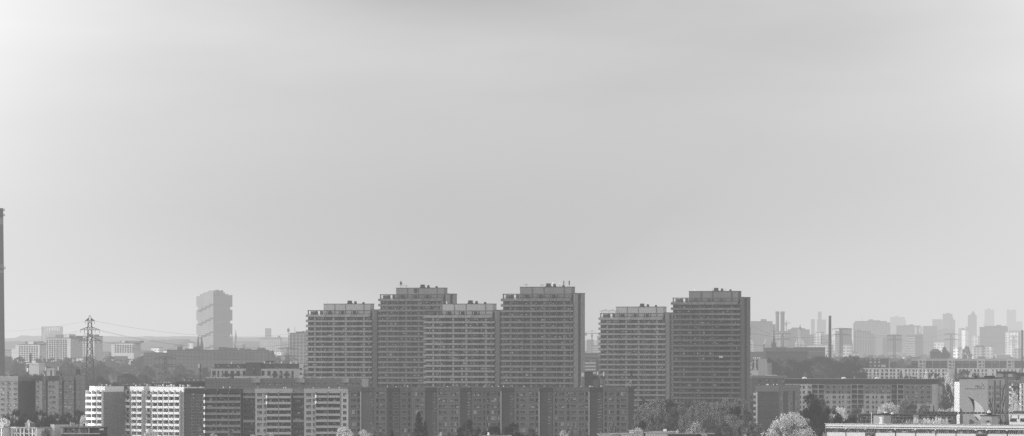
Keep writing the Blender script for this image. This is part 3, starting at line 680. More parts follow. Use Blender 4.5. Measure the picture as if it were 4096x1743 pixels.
LA = B('apartment_block', 'slab block at the left edge with a pale front and a blank dark end wall', 'apartment block', -22, lU(266), lV(188), 3160, -28, 20)
LA.shell('slab', 'roof', 'slab', 2.6)
zr = [LA.Z(lV(299), LA.w * .7) - 2.82 * i for i in range(9)]
LA.wins(LA.xs([(-140, -95, 3), (12, 62, 3), (140, 156, 1), (206, 252, 3)], lU), zr, 1.4)
for i in range(17): LA.wins(LA.xs([(112, 132, 1)], lU), [zr[0] + .6 - 1.41 * i], .8, name='stair_window', fm='framed')
LA.box('end_wall', 'dark', LA.w + .003, LA.w + .3, .05, LA.depth, -5, LA.zt - 2.65)
LA.finish()
LB = B('apartment_block', 'shaded grey slab block with roof antennas, right of the blank dark end wall', 'apartment block', lU(533), lU(1272), lV(184), 3150, -4, 12)
zt = LB.zt; XL = lambda a: LB.X(lU(a))
for a, b_, m, y in ((533, 632, 'slabl', 0), (632, 684, 'slab', .4), (684, 716, 'slabd', .8), (716, 878, 'slabl', 0), (878, 922, 'slab', .4), (922, 960, 'slabd', .8), (960, 1102, 'slab', 0), (1102, 1138, 'slabd', .8), (1138, 1272, 'slab', .2)):
    LB.box('wall', m, XL(a), XL(b_) - .004, y, 12, -5, zt - 2.6); LB.box('attic', 'slabd' if m == 'slabl' else 'slab', XL(a), XL(b_) - .004, y - .2, 12, zt - 2.597, zt - .2)
LB.box('roof', 'roof', .3, LB.w - .3, 1, 11.7, zt - .197, zt - .05)
zr = [LB.Z(lV(268)) - 2.8 * i for i in range(9)]
LB.wins(LB.xs([(545, 582, 2), (660, 680, 1), (726, 768, 3), (784, 828, 3), (904, 920, 1), (968, 1010, 3), (1028, 1066, 3), (1088, 1100, 1)], lU), zr, 1.4, pm='panel_l')
for i in range(17): LB.wins(LB.xs([(636, 651, 1), (879, 894, 1), (1180, 1194, 1)], lU), [zr[0] + .6 - 1.4 * i], .8, y=.2, name='stair_window')
def roofbox(b, nm, fu, fv, x0, x1, top, m, y0=4, y1=8): return b.box(nm, m, b.X(fu(x0)), b.X(fu(x1)), y0, y1, b.zt - .06, b.Z(fv(top)))
roofbox(LB, 'roof_hut', lU, lV, 680, 802, 72, 'pale'); LB.box('hut_door', 'dark', XL(738), XL(757), 3.9, 3.995, zt, LB.Z(lV(102)))
roofbox(LB, 'roof_hut', lU, lV, 1120, 1168, 85, 'dark'); roofbox(LB, 'roof_hut', lU, lV, 1072, 1118, 90, 'slab')
for zx, top, st_, b_ in ((262, 68, 'metal', LA), (432, 68, 'bright', LA), (668, 58, 'bright', LB), (804, 60, 'metal', LB), (857, 56, 'bright', LB), (902, 62, 'metal', LB), (1228, 60, 'metal', LB), (1250, 80, 'metal', LB)):
    x = LB.X(lU(zx)) if b_ is LB else LA.w - 2.5 + (zx - 262) * .02; y = 3.5 if b_ is LB else 3 + (zx - 262) * .03
    antenna(b_.root, x, y, b_.zt - .06, abs(LB.Z(lV(top)) - LB.zt) + .2, 'panel' if st_ == 'bright' else 'none', st_)
for i in range(14):
    x = rsr.uniform(1, LB.w - 1); MB().box(x - .2, x + .2, 1.2, 1.6, zt - .05, zt + rsr.uniform(.3, .8)).build('roof_vent', M[rsr.choice(['bright', 'metal', 'dark'])], LB.root)
LB.finish()

YH = 2350
def low_house(label, x0, x1, top, yaw, depth, wall, cols, rows, wh=1.3, roof='roof', Y=YH, fm='frame', over=.35, cat='house', name='flat_roofed_house', ah=.55, fu=lU, fv=lV):
    b = B(name, label, cat, fu(x0), fu(x1), fv(top), Y, yaw, depth)
    b.shell(wall, roof, wall if ah > .6 else 'rooflight', ah, over)
    if cols: b.wins(b.xs(cols, fu), [b.Z(fv(r)) for r in rows], wh, fm=fm)
    return b
h = low_house('sunlit white house fragment at the lower left corner', -60, 50, 938, -38, 9, 'white', [(4, 12, 1), (32, 44, 1)], (995, 1078), 1.9); h.finish()
h = low_house('white flat roofed house with a row of tall windows, lower left corner', 160, 552, 945, -38, 12, 'white', [(182, 205, 2), (222, 246, 2), (264, 292, 2), (310, 348, 2), (372, 428, 3), (452, 470, 1), (500, 520, 1)], (998, 1086), 1.75)
h.box('roof_hut', 'dark', h.X(lU(370)), h.X(lU(450)), 3, 6, h.zt - .1, h.Z(lV(890))); h.box('roof_hut', 'white', h.X(lU(352)), h.X(lU(368)), 3, 6, h.zt - .1, h.Z(lV(888)))
for zx in (190, 250, 318, 372, 436, 530): h.box('pilaster', 'white', h.X(lU(zx)) - .12, h.X(lU(zx)) + .12, -.3, -.005, -3, h.zt - .6)
h.finish()
h = low_house('grey set-back wing between the white house and the square stairwell', 552, 758, 945, 8, 9, 'slab', [(720, 742, 1)], (1075,), 1.6, Y=2362); h.finish()
h = low_house('square pale stairwell tower between low houses, lower left', 758, 815, 905, -50, 7, 'pale', [], [], Y=2348, cat='stairwell', name='stairwell_tower', over=.05); h.finish()
h = B('flat_roofed_house', 'dark low house with a projecting roof and glazed top floor before the white block', 'house', lU(920), lU(1340), lV(945), 2335, -14, 10)
zt = h.zt
h.box('wall', 'dark', 0, h.w, 0, 10, -4, h.Z(lV(1042))); h.box('wall', 'grey', .6, h.w - .4, .6, 10, h.Z(lV(1042)) + .003, zt - .4)
h.box('roof', 'roof', -.5, h.w + 5, -.9, 10.5, zt - .397, zt); h.box('roof_edge', 'metal', -.55, h.w + 5.05, -.98, -.903, zt - .3, zt + .02)
h.box('ledge', 'pale', -.2, h.w + 4.4, -.35, -.004, h.Z(lV(1042)) - .3, h.Z(lV(1042)))
h.box('wing_wall', 'deep', h.w + .003, h.w + 4.3, .2, 10, -4, h.Z(lV(1050)))
h.box('glazed_wall', 'slabd', h.w + .003, h.w + 4.2, 1.2, 9.8, h.Z(lV(1050)) + .003, zt - .4)
h.box('sunlit_awning', 'bright', h.X(lU(1478)), h.X(lU(1540)), .7, .9, h.Z(lV(996)), h.Z(lV(968)))
h.wins(h.xs([(962, 990, 1), (1045, 1112, 3), (1172, 1228, 3), (1290, 1335, 2)], lU), [h.Z(lV(1003))], 1.7, y=.6)
h.wins(h.xs([(955, 1020, 3), (1058, 1120, 3), (1158, 1222, 3), (1258, 1325, 2)], lU), [h.Z(lV(1084))], 1.4)
h.box('post', 'pale', 0, .25, -.5, -.3, h.Z(lV(1042)), zt - .4); h.box('post', 'pale', h.w - .3, h.w - .05, -.5, -.3, h.Z(lV(1042)), zt - .4)
h.finish()

# modern white and brick building behind
N_ = B('apartment_building', 'modern pale building with dark set-back top floors left of the first tower', 'apartment building', bU(665), bU(1682), bV(938), 3450, -9, 14)
XN = lambda a: N_.X(bU(a)); ZN = lambda v: N_.Z(bV(v), 30); zt = N_.zt
N_.box('wall', 'light', 0, XN(1055), 0, 14, -5, zt); N_.box('wall', 'slabd', XN(1055) + .004, XN(1213) - .004, -.6, 14, -5, ZN(870)); N_.box('wall', 'light', XN(1213), XN(1636), 0, 14, -5, zt); N_.box('wall', 'pale', XN(1636) + .004, N_.w, -.2, 14, -5, ZN(882))
N_.box('wall', 'light', N_.w + .004, N_.w + 9, 2, 12, -5, ZN(940))
N_.box('coping', 'bright', -.1, XN(1055) - .1, -.12, .3, zt + .003, zt + .15); N_.box('coping', 'bright', XN(1213) + .1, XN(1636) - .1, -.12, .3, zt + .003, zt + .15)
N_.box('top_floor', 'dark', XN(700), XN(1055), 2, 12, zt + .003, ZN(886)); N_.box('top_floor', 'dark', XN(1213), XN(1634), 2, 12, zt + .003, ZN(882))
N_.box('roof', 'roof', XN(696), XN(1056) - .02, 1.7, 12.2, ZN(886) + .003, ZN(882)); N_.box('roof', 'roof', XN(1214), XN(1636) - .01, 1.7, 12.2, ZN(882) + .003, ZN(878)); N_.box('roof', 'roof', XN(1052), XN(1217), -.8, 12.3, ZN(870) + .003, ZN(866))
wn = [(686, 718, 1), (742, 756, 1), (788, 800, 1), (820, 850, 2), (886, 918, 2), (950, 982, 2), (1018, 1048, 1), (1224, 1254, 1), (1290, 1320, 1), (1354, 1386, 2), (1420, 1450, 2), (1486, 1518, 2), (1554, 1573, 1)]
N_.wins(N_.xs(wn, bU), [ZN(981), ZN(1032)], 2.3, fm='framed')
N_.wins(N_.xs([(1133, 1168, 2)], bU), [ZN(922), ZN(972)], 2.0, y=-.6, fm='framed', name='stair_window'); N_.wins(N_.xs([(1642, 1668, 1)], bU), [ZN(936), ZN(988)], 1.2, y=-.2, name='end_window')
N_.wins(N_.xs([(735, 755, 1), (830, 860, 2), (895, 905, 1), (950, 980, 2), (1020, 1050, 2), (1240, 1260, 1), (1310, 1345, 2), (1380, 1392, 1), (1492, 1525, 2)], bU), [ZN(913)], 1.9, y=2, fm='framed', name='top_floor_window')
for a, b_ in ((808, 862), (876, 924), (1345, 1395), (1472, 1524), (938, 986)): N_.balcony(XN(a), XN(b_), ZN(1004), 1.4, 1.0, 'darkmetal')
for a, b_ in ((1676, 1730),):
    for v in (915, 998): N_.balcony(XN(a), XN(b_), ZN(v), 1.2, 1.0, 'grey', y=2)
mb = MB(); mb.box(XN(1255), XN(1335), 4, 7, ZN(866), ZN(848)); ro = N_.part('rooftop_plant', mb, 'deep')
for i in range(9):
    x = rsr.uniform(2, N_.w - 3); MB().box(x - .3, x + .3, 4, 4.5, ZN(882), ZN(882) + rsr.uniform(.6, 1.6)).build('roof_vent', M[rsr.choice(['bright', 'metal'])], N_.root)
N_.finish()

# ------------------------------------------------------------------ generic distant buildings
GRID = {}
def gridmat(base, dark, sx, sz, dx=.55, dz=.5):
    key = (base, dark, sx, sz, dx, dz)
    if key in GRID: return GRID[key]
    m, nt, out = newmat('distant_facade'); N = nt.nodes.new; L = nt.links.new
    p = N('ShaderNodeBsdfPrincipled'); p.inputs['Roughness'].default_value = .7
    tc = N('ShaderNodeTexCoord'); sp = N('ShaderNodeSeparateXYZ'); L(tc.outputs['Object'], sp.inputs[0])
    xy = N('ShaderNodeMath'); xy.operation = 'ADD'; L(sp.outputs[0], xy.inputs[0]); L(sp.outputs[1], xy.inputs[1])
    r = []
    for src, st_, d in ((xy.outputs[0], sx, dx), (sp.outputs[2], sz, dz)):
        a = N('ShaderNodeMath'); a.operation = 'DIVIDE'; a.inputs[1].default_value = st_; L(src, a.inputs[0])
        f = N('ShaderNodeMath'); f.operation = 'FRACT'; L(a.outputs[0], f.inputs[0])
        l = N('ShaderNodeMath'); l.operation = 'LESS_THAN'; l.inputs[1].default_value = d; L(f.outputs[0], l.inputs[0]); r.append(l.outputs[0])
    mu = N('ShaderNodeMath'); mu.operation = 'MULTIPLY'; L(r[0], mu.inputs[0]); L(r[1], mu.inputs[1])
    nz = N('ShaderNodeTexNoise'); nz.inputs['Scale'].default_value = .05; nz.inputs['Detail'].default_value = 5; L(tc.outputs['Object'], nz.inputs['Vector'])
    mr = N('ShaderNodeMapRange'); mr.inputs[1].default_value = .3; mr.inputs[2].default_value = .7; mr.inputs[3].default_value = .75; mr.inputs[4].default_value = 1.15; L(nz.outputs[0], mr.inputs[0])
    mx = N('ShaderNodeMapRange'); mx.inputs[3].default_value = base; mx.inputs[4].default_value = dark; L(mu.outputs[0], mx.inputs[0])
    m2 = N('ShaderNodeMath'); m2.operation = 'MULTIPLY'; L(mx.outputs[0], m2.inputs[0]); L(mr.outputs[0], m2.inputs[1])
    cb = N('ShaderNodeCombineColor')
    for i in range(3): L(m2.outputs[0], cb.inputs[i])
    L(cb.outputs[0], p.inputs['Base Color']); L(p.outputs[0], out.inputs[0]); GRID[key] = m; return m
G_L = gridmat(.42, .13, 4.2, 3.0); G_M = gridmat(.26, .10, 3.6, 3.0); G_D = gridmat(.13, .07, 3.6, 3.2); G_W = gridmat(.82, .3, 5.0, 3.6); G_S = gridmat(.5, .2, 60, 3.4, 1.0, .45); G_V = gridmat(.24, .08, 4.0, 40, .5, .97)
M['gl'] = G_L; M['gm'] = G_M; M['gd'] = G_D; M['gw'] = G_W; M['gs'] = G_S; M['gv'] = G_V
def far_block(label, fu, fv, x0, x1, top, Y, m, yaw=-18, depth=14, huts=(), name='high_rise', cat='high-rise', left=None, roof='roof', rows=None, steps=(), group=None):
    """distant slab: wall, roof, roof huts (each x0,x1,top) and lower steps (x0,x1,top,material)"""
    b = B(name, label, cat, fu(x0), fu(x1), fv(top), Y, yaw, depth, group)
    b.box('wall', m, 0, b.w, 0, depth, -8, b.zt)
    b.box('roof', roof, -.3, b.w + .3, -.3, depth + .3, b.zt + .003, b.zt + .8)
    rh = random.Random(int(b.w * 100 + Y))
    if name in ('high_rise', 'office_block', 'apartment_block') and b.w > 22 and Y > 5000:
        for q in range(int(min(5, b.w / 18))):
            xq = rh.uniform(1, b.w - 8); wq = rh.uniform(3, 9); yq = depth * rh.uniform(.05, .2)
            b.box('roof_hut', m, xq, min(xq + wq, b.w - .5), yq, depth * rh.uniform(.3, .9), b.zt + .806 + q * .002, b.zt + rh.uniform(1.8, 4.5))
        if rh.random() < .5: xa_ = b.w * rh.uniform(.1, .9); MB().tube((xa_, depth / 2, b.zt), (xa_, depth / 2, b.zt + rh.uniform(6, 11)), .35, .15).build('antenna', M['far'], b.root)
    for i, (a, c, t) in enumerate(huts): b.box('roof_hut', 'far', b.X(fu(a)), b.X(fu(c)), depth * .25, depth * .8, b.zt + .805, b.Z(fv(t)))
    for i, s_ in enumerate(steps):
        a, c, t = s_[:3]; mm = s_[3] if len(s_) > 3 else m
        xa, xb = b.X(fu(a)), b.X(fu(c))
        if xa >= b.w - .5: xa = max(xa, b.w + .01)
        if xb <= .5: xb = min(xb, -.01)
        b.box('wing', mm, xa, xb, .6 + i * .3, depth - .5, -8, b.Z(fv(t)))
    if left: b.box('end_wall', left, -.5, -.004, .05, depth, -8, b.zt - .1)
    return b
# cluster of pale high-rises at the left
HR = []
def highrise(label, x0, x1, top, bot, Y, yaw, depth, cols, row0, pitch, nrow, huts, stripe=None, steps=(), m='light'):
    b = far_block(label, aU, aV, x0, x1, top, Y, m, yaw, depth, huts, steps=steps)
    b.wins(b.xs(cols, aU), [b.Z(aV(row0 + pitch * i)) for i in range(nrow)], 1.9, fm='framed', pm='farwin', frames=False, y=-.03)
    if stripe: b.box('stair_strip', 'deep', b.X(aU(stripe[0])), b.X(aU(stripe[1])), -.06, .1, 2, b.zt - 1)
    b.finish(); return b
highrise('pale high-rise with a stepped left shoulder, leftmost of the hazy cluster', 318, 668, 570, 825, 6900, -30, 22, [(318 + 41.5 * i, 346 + 41.5 * i, 2) for i in range(8)], 604, 36.5, 7, [(375, 600, 512), (604, 722, 530)], steps=[(255, 318, 576), (185, 254, 636)])
highrise('tallest pale high-rise of the hazy left cluster with a dark vertical stair strip', 780, 1190, 460, 870, 6500, -30, 24, [(786, 812, 2), (828, 856, 2), (868, 896, 2), (908, 936, 2), (948, 978, 2), (1014, 1044, 2), (1056, 1086, 2), (1096, 1126, 2)], 494, 35.6, 11, [(885, 1105, 398), (1108, 1232, 418)], (986, 1002), steps=[(700, 779, 574, 'gd')])
highrise('pale high-rise behind the power pylon in the hazy left cluster', 1312, 1590, 432, 870, 7000, -30, 18, [(1325, 1350, 2), (1366, 1392, 2), (1408, 1436, 2), (1450, 1476, 2), (1520, 1550, 2)], 480, 35, 10, [(1450, 1560, 396)], (1340, 1356))
highrise('lower pale high-rise standing alone right of the power pylon', 1875, cA(902) * 16.8584, 545, 700, 6900, -28, 16, [(1935 + 42 * i, 1962 + 42 * i, 2) for i in range(8)], 585, 35, 4, [(1995, 2330, 500)])
hb = far_block('pale podium building at the foot of the left high-rise cluster', aU, aV, 1200, 1450, 790, 6400, 'gl', -25, 10, name='office_building', cat='office building')
# gasometer
p = world(aU(880), aV(265), 14000); gr = (aU(1056) - aU(705)) / 2 * 14000 / F
t = thing('gasometer', 'faint round lattice gasometer frame behind the left high-rises', 'gasometer', (p.x, 14000, 16)); hg = p.z - 16
mb = MB()
for i in range(24):
    a = 2 * PI * i / 24; a2 = 2 * PI * (i + 1) / 24; P_ = lambda aa, z: (gr * math.cos(aa), gr * math.sin(aa), z)
    mb.tube(P_(a, 0), P_(a, hg), 1.1)
    for f in (.3, .5, .7, .85, 1.0): mb.tube(P_(a, hg * f), P_(a2, hg * f), .9)
mb.build('ring_frame', M['far'], t); MB().lathe(0, 0, [(gr * .93, 0), (gr * .93, hg * .78), (gr * .6, hg * .86), (.1, hg * .9)], 24).build('office_drum', M['gl'], t)

# lattice pylons ------------------------------------------------------------
def pylon(label, u, fv, top, Y, arms, half, base_half, fu=None, r=.16, group=None, peak=True, style='danube'):
    p = world(u, fv(top), Y); z0 = g(Y); hh = p.z - z0; k = Y / F
    t = thing('power_pylon', label, 'power pylon', (p.x, Y, z0), rnd(-.05, .05), group); mb = MB()
    za = [H - (fv(a[0]) - VH) * k - z0 for a in arms]; zmin = min(za)
    def hw(z):
        if z > zmin: return half * k * (1 + .35 * (hh - z) / max(hh - zmin, 1))
        return half * k * 1.35 + (base_half - half * 1.35) * k * ((zmin - z) / zmin)
    n = max(8, int(hh / 4.5)); zs = [hh * i / n for i in range(n + 1)]
    cs = ((-1, -1), (1, -1), (1, 1), (-1, 1))
    for z0_, z1_ in zip(zs, zs[1:]):
        a, b = hw(z0_), hw(z1_)
        for (cx, cy), (dx, dy) in zip(cs, cs[1:] + cs[:1]):
            mb.tube((cx * a, cy * a, z0_), (cx * b, cy * b, z1_), r * 1.25); mb.tube((cx * a, cy * a, z0_), (dx * b, dy * b, z1_), r * .7); mb.tube((dx * a, dy * a, z0_), (cx * b, cy * b, z1_), r * .7)
            mb.tube((cx * b, cy * b, z1_), (dx * b, dy * b, z1_), r * .7)
    if peak: mb.tube((-hw(hh), 0, hh), (0, 0, hh + 2.2), r); mb.tube((hw(hh), 0, hh), (0, 0, hh + 2.2), r)
    mb.build('lattice_mast', M['darkmetal'], t)
    for (va, wpx, rise), z in zip(arms, za):
        w_ = wpx * k; m2 = MB(); rz = rise * k; b = hw(z)
        for s in (-1, 1):
            for yy in (-b, b):
                m2.tube((s * b, yy, z), (s * w_, 0, z), r * 1.1); m2.tube((s * b, yy, z + rz), (s * w_, 0, z + .1), r)
                for q in (.25, .5, .75):
                    x0 = b + (w_ - b) * q; m2.tube((s * x0, yy * (1 - q), z), (s * (b + (w_ - b) * max(0, q - .2)), yy * (1 - max(0, q - .2)), z + rz * (1 - max(0, q - .2))), r * .6)
        m2.build('cross_arm', M['darkmetal'], t)
        ins = MB()
        for s in (-1, 1):
            for f in ((.55, 1.0) if wpx > 5 else (1.0,)): ins.tube((s * w_ * f, 0, z), (s * w_ * f, 0, z - 2.2), .16)
        ins.build('insulators', M['dark'], t)
    return t
pylon('tall dark lattice pylon with three tiers of arms in front of the hazy high-rises', aU(1515), aV, 125, 4000, [(166, 4.6, 2.3), (318, 9.6, 3.0), (500, 11.0, 3.8)], 1.7, 5.6, r=.2)
def hpylon(label, u, fu_, fv, top, Y, arms, group='lattice pylons on the skyline', **kw): return pylon(label, u, fv, top, Y, arms, kw.pop('half', .7), kw.pop('base', 1.6), group=group, r=kw.pop('r', .2), peak=False, **kw)
P2_ = pylon('broad two-tier lattice pylon with raised arm tips in the dark trees', bU(170), bV, 798, 4700, [(826, 11, 2.4), (893, 12, .9), (915, 12, 1.2)], .9, 1.1, r=.27, peak=False)
k2 = 4700 / F; m2 = MB(); zt2 = H - (bV(826) - VH) * k2 - g(4700)
for s in (-1, 1): m2.tube((s * 2.2, 0, zt2 + 1.9 * k2), (s * 9.6 * k2, 0, zt2 + 4.6 * k2), .17).tube((s * 9.6 * k2, 0, zt2 + 4.6 * k2), (s * 9.6 * k2, 0, zt2), .15)
m2.build('arm_tip', M['darkmetal'], P2_)
hpylon('two-tier pylon beside the grid fronted office block, left of the first tower', bU(1510), bU, bV, 697, 5200, [(715, 10, 1.3), (797, 10, 1.3)], base=1.5, r=.2)
def cable(label, pts, r=.075, sag=6, n=26):
    mb = MB()
    for p, q in zip(pts, pts[1:]):
        p = Vector(p); q = Vector(q); pr = None
        for i in range(n + 1):
            t_ = i / n; x = p.lerp(q, t_); x.z -= sag * 4 * t_ * (1 - t_)
            if pr is not None: mb.tube(pr, x, r, n=3)
            pr = x
    o = mb.build('power_cable', M['darkmetal']); tag(o, label, 'cable', 'power cables between the pylons'); return o
def cb_(label, u0, v0, Y0, u1, v1, Y1, sag=5, r=.055): cable(label, [world(u0, v0, Y0), world(u1, v1, Y1)], r, sag)
GLAB = 'thin power cable strung between pylons across the hazy skyline on the left'
for dv in (0, 1.2):
    cb_(GLAB, 99.4, 329.0 + dv * .6, 4000, bU(1740), bV(627) + dv * .3, 5200, 9); cb_(GLAB, 100.8, 339.8 + dv * .6, 4000, bU(1740), bV(751), 5200, 9)
cb_(GLAB, 94.4, 319.9, 4000, bU(1740), bV(529), 5200, 7, .06)
cb_(GLAB, -20, 340, 5200, aU(1310), 329.8, 4000, 4); cb_(GLAB, -20, 341.3, 5200, aU(1310), 330.6, 4000, 4); cb_(GLAB, -20, 329.5, 5200, aU(1435), 320, 4000, 3, .06); cb_(GLAB, -20, 349.5, 5200, aU(1315), 340.8, 4000, 4)

# small brick chimney and pale hall left
p = world(aU(512), aV(712), 5200)
t = thing('brick_chimney', 'short thick chimney column in front of the leftmost pale high-rise', 'chimney', (p.x, 5200, g(5200))); hh = p.z - g(5200)
MB().lathe(0, 0, [(1.05 * .89, -1), (.9 * .89, hh * .55), (1.2 * .89, hh * .6), (1.15 * .89, hh * .92), (.7 * .89, hh)], 14).build('shaft', M['chimney'], t); MB().cyl(0, 0, hh * .93, hh + .4, 1.25, .5, 14).build('cap', M['dark'], t)
b = far_block('pale hall roof among the trees below the chimney column at the left', aU, aV, 490, 655, 897, 5000, 'pale', -12, 18, name='hall', cat='hall', roof='rooflight'); 
b = far_block('dark low building with a straight roof in front of the left high-rises', aU, aV, 640, 1320, 878, 5600, 'gd', -8, 12, name='low_block', cat='building')
b = far_block('grey low block at the far left behind the smokestack', aU, aV, 40, 260, 660, 8200, 'gm', -15, 12, name='low_block', cat='building')

# twin spired church
p = world(bU(547), bV(566), 6800); z0 = g(6800); hh = p.z - z0; k = 6800 / F
t = thing('church', 'dark church with two pointed spires in front of the glass tower', 'church', (p.x, 6800, z0))
for s in (-1, 1):
    x = s * 20 / 10.96 * k
    tw = MB().box(x - 1.75 * k, x + 1.75 * k, -1.4 * k, 1.4 * k, -2, hh * .64); o = tw.build('spire_tower', M['fard'], t)
    MB().lathe(x, 0, [(1.9 * k, hh * .64), (1.3 * k, hh * .76), (.7 * k, hh * .89), (.08 * k, hh * (1.0 if s < 0 else .985))], 8).build('spire', M['fard'], o)
MB().box(-2.8 * k, 2.8 * k, 2, 40, -2, hh * .35).gable(-2.8 * k, 2.8 * k, 2, 40, hh * .35, hh * .5).build('nave', M['fard'], t)
# long dark slab behind
sl_ = far_block('very long low dark slab block across the middle distance under the glass tower', bU, bV, 185, 1290, 735, 5400, 'gd', -2, 13, [(380, 512, 712), (842, 950, 706), (976, 1030, 710), (1048, 1100, 714), (1188, 1240, 706)], name='apartment_block', cat='apartment block', steps=[(1291, 1345, 738, 'gd'), (-70, 184, 756, 'gd')])
MB().tube((sl_.X(bU(928)), 4, sl_.zt), (sl_.X(bU(928)), 4, sl_.Z(bV(658))), .35).build('antenna', M['darkmetal'], sl_.root)
for zx, t_ in ((1190, 686), (1247, 690)): MB().tube((sl_.X(bU(zx)), 4, sl_.zt), (sl_.X(bU(zx)), 4, sl_.Z(bV(t_))), .22).build('antenna', M['darkmetal'], sl_.root)
sl_.wins([(sl_.X(bU(700 + 22.5 * i)), sl_.X(bU(712 + 22.5 * i)), 1) for i in range(19)], [sl_.Z(bV(775)), sl_.Z(bV(800)), sl_.Z(bV(826))], 1.3, pm='farwin', frames=False); sl_.finish()

# glass tower with stepped terraces
M['glassx'] = gridmat(.16, .11, 3.0, 3.7, .5, .7); M['gv2'] = gridmat(.30, .08, 4.1, 3.9, .6, .74)
YT = 10300; k = YT / F
E = B('glass_tower', 'tall glass skyscraper with staircase-like terrace ledges standing alone', 'skyscraper', bU(508), bU(693), bV(138), YT, -43, 34)
zt = E.zt; w = E.w
right = (bU(891) - bU(693)) * k / math.sin(math.radians(43)); D = right
m14 = 150 / 10.96 * k
for i in range(4):
    z1 = zt - m14 * i; zc = z1 - (m14 * .79 if i < 3 else 60)
    E.box('glass_storeys', 'glassx', 0, w, 0, D, zc + .01, z1 - (.01 if i else 0))
    E.box('painted_shade_glazing', 'glassd', w + .01, w + .4, 0, D, zc + .01, z1 - .01)  # darker glass skin, shade of the right face put into its colour
    if i < 3: E.box('recessed_storeys', 'glassx', 17 / 10.96 * k / .73, w, 0.02, D - 5, z1 - m14 + .01, zc)
    # staircase of open terraces climbing to the right
    sx = [528, 565, 610, 655, 692]; sy = [297, 275, 252, 231]
    for j in range(4):
        xa, xb = E.X(bU(sx[j])), E.X(bU(sx[j + 1])); zz_ = zt - (sy[j] - 138) / 10.96 * k - m14 * i
        if zz_ < 5: continue
        led = E.box('terrace_ledge', 'deep', xa, xb, -.8, -.01, zz_ - 1.5, zz_ + 1.2)
        if j: E.box('terrace_riser', 'deep', xa - 1.4, xa + 1.4, -.8, -.012, zz_ - 22 / 10.96 * k, zz_ - 1.61, parent=led)
# stepped crown
for (a, b_, t_, y0) in ((545, 692, 116, 0.4), (590, 692, 98, .8), (636, 693, 78, 1.2)):
    E.box('crown_step', 'glassx', E.X(bU(a)), w - .02, y0, D * (.80 if t_ == 116 else .62 if t_ == 98 else .40), zt + .02 + (0 if t_ == 116 else .01), zt + (138 - t_) / 10.96 * k)
E.box('parapet', 'glassx', w - .5, w + .2, D * .82, D + .3, zt, zt + 12 / 10.96 * k)
mb = MB()
for zx, t_, yy in ((560, 108, 4), (612, 90, 4), (700, 72, 3), (640, 70, 20), (660, 74, 26)): mb = MB().box(E.X(bU(zx)), E.X(bU(zx)) + 3, yy, yy + 3, zt + 2, zt + (138 - t_) / 10.96 * k); E.part('roof_garden', mb, 'fard')
# skyline behind, left half
far_block('slim pale tower far away between the glass tower and the first tower block', bU, bV, 1262, 1314, 494, 15000, 'far', -8, 20, [], name='high_rise')
far_block('grid fronted office block touching the left edge of the first tower block', bU, bV, 1532, 1760, 548, 6700, 'gv2', -6, 22, [(1592, 1760, 526)], name='office_block', cat='office block')
far_block('hazy row of pale blocks below the slim far tower', bU, bV, 1200, 1424, 606, 11500, 'gl', -15, 14, [(1262, 1310, 600), (1392, 1410, 572)], steps=[(1372, 1423, 590, 'gm')])
p = world(bU(1512), bV(562), 12000); t = thing('domed_hall', 'faint dome behind the grid fronted office block', 'dome', (p.x + 3, 12000, 16)); hh = p.z - 16; R_ = 22 / 10.96 * 12000 / F
MB().lathe(0, 0, [(R_, 0), (R_, hh * .5)] + [(R_ * math.cos(a), hh * .5 + hh * .5 * math.sin(a)) for a in [PI / 2 * i / 6 for i in range(1, 7)]], 20).build('dome', M['far'], t); MB().cyl(0, 0, 0, hh * .45, R_ * 1.2, R_ * 1.2, 16).build('drum', M['farl'], t)
p = world(bU(1517), bV(482), 9500); t = thing('lattice_mast', 'thin lattice mast rising above the faint dome', 'mast', (p.x, 9500, 16)); MB().tube((0, 0, 0), (0, 0, p.z - 16), 1.0, .5, 4).build('pole', M['darkmetal'], t); MB().box(-2, 2, -1, 1, p.z - 16 - 7, p.z - 16 - 2).build('antenna', M['darkmetal'], t)
def church(label, u, fv, vt, vb, Y, hpx, bpx, body=None, m='fard', group=None):
    p = world(u, fv(vt), Y); z0 = g(Y); k = Y / F; zs = H - (fv(vb) - VH) * k - z0; hh = p.z - z0
    t = thing('church', label, 'church', (p.x, Y, z0)); 
    MB().box(-bpx * k, bpx * k, -bpx * k, bpx * k, -3, zs).build('church_tower', M[m], t)
    MB().lathe(0, 0, [(hpx * k * 1.05, zs), (hpx * k * .55, zs + (hh - zs) * .42), (.12 * k, hh)], 8).build('spire', M[m], t)
    for s in (-1, 1): MB().lathe(s * bpx * k * .9, 0, [(.35 * k, zs - 1), (.02, zs + (hh - zs) * .18)], 6).build('pinnacle', M[m], t)
    if body: MB().box(body[0] * k, body[1] * k, 4, 30, -3, body[2] * k).gable(body[0] * k, body[1] * k, 4, 30, body[2] * k, body[2] * k * 1.4).build('nave', M[m], t)
church('faint slender church spire just right of the glass tower', bU(940), bV, 506, 590, 11500, 1.1, .9, (-1.5, 1.5, 8)); church('faint twin of the slender spire touching the glass tower edge', bU(898), bV, 512, 600, 11800, .9, .8)
far_block('pale building with bright front in the haze left of the twin spired church', bU, bV, 420, 470, 655, 9000, 'gw', -25, 10, name='city_building', cat='building')
far_block('low dark building with roof hut in the haze, left of the twin spired church', bU, bV, 272, 320, 685, 7800, 'gm', -25, 10, name='city_building', cat='building')
far_block('white low building low in the haze right of the lone pale high-rise', bU, bV, 12, 100, 708, 8000, 'gw', -25, 12, name='city_building', cat='building')
far_block('grey hall with bright roof strip right of the glass tower foot', bU, bV, 940, 1010, 668, 9000, 'gm', -20, 14, name='hall', cat='hall', roof='rooflight')

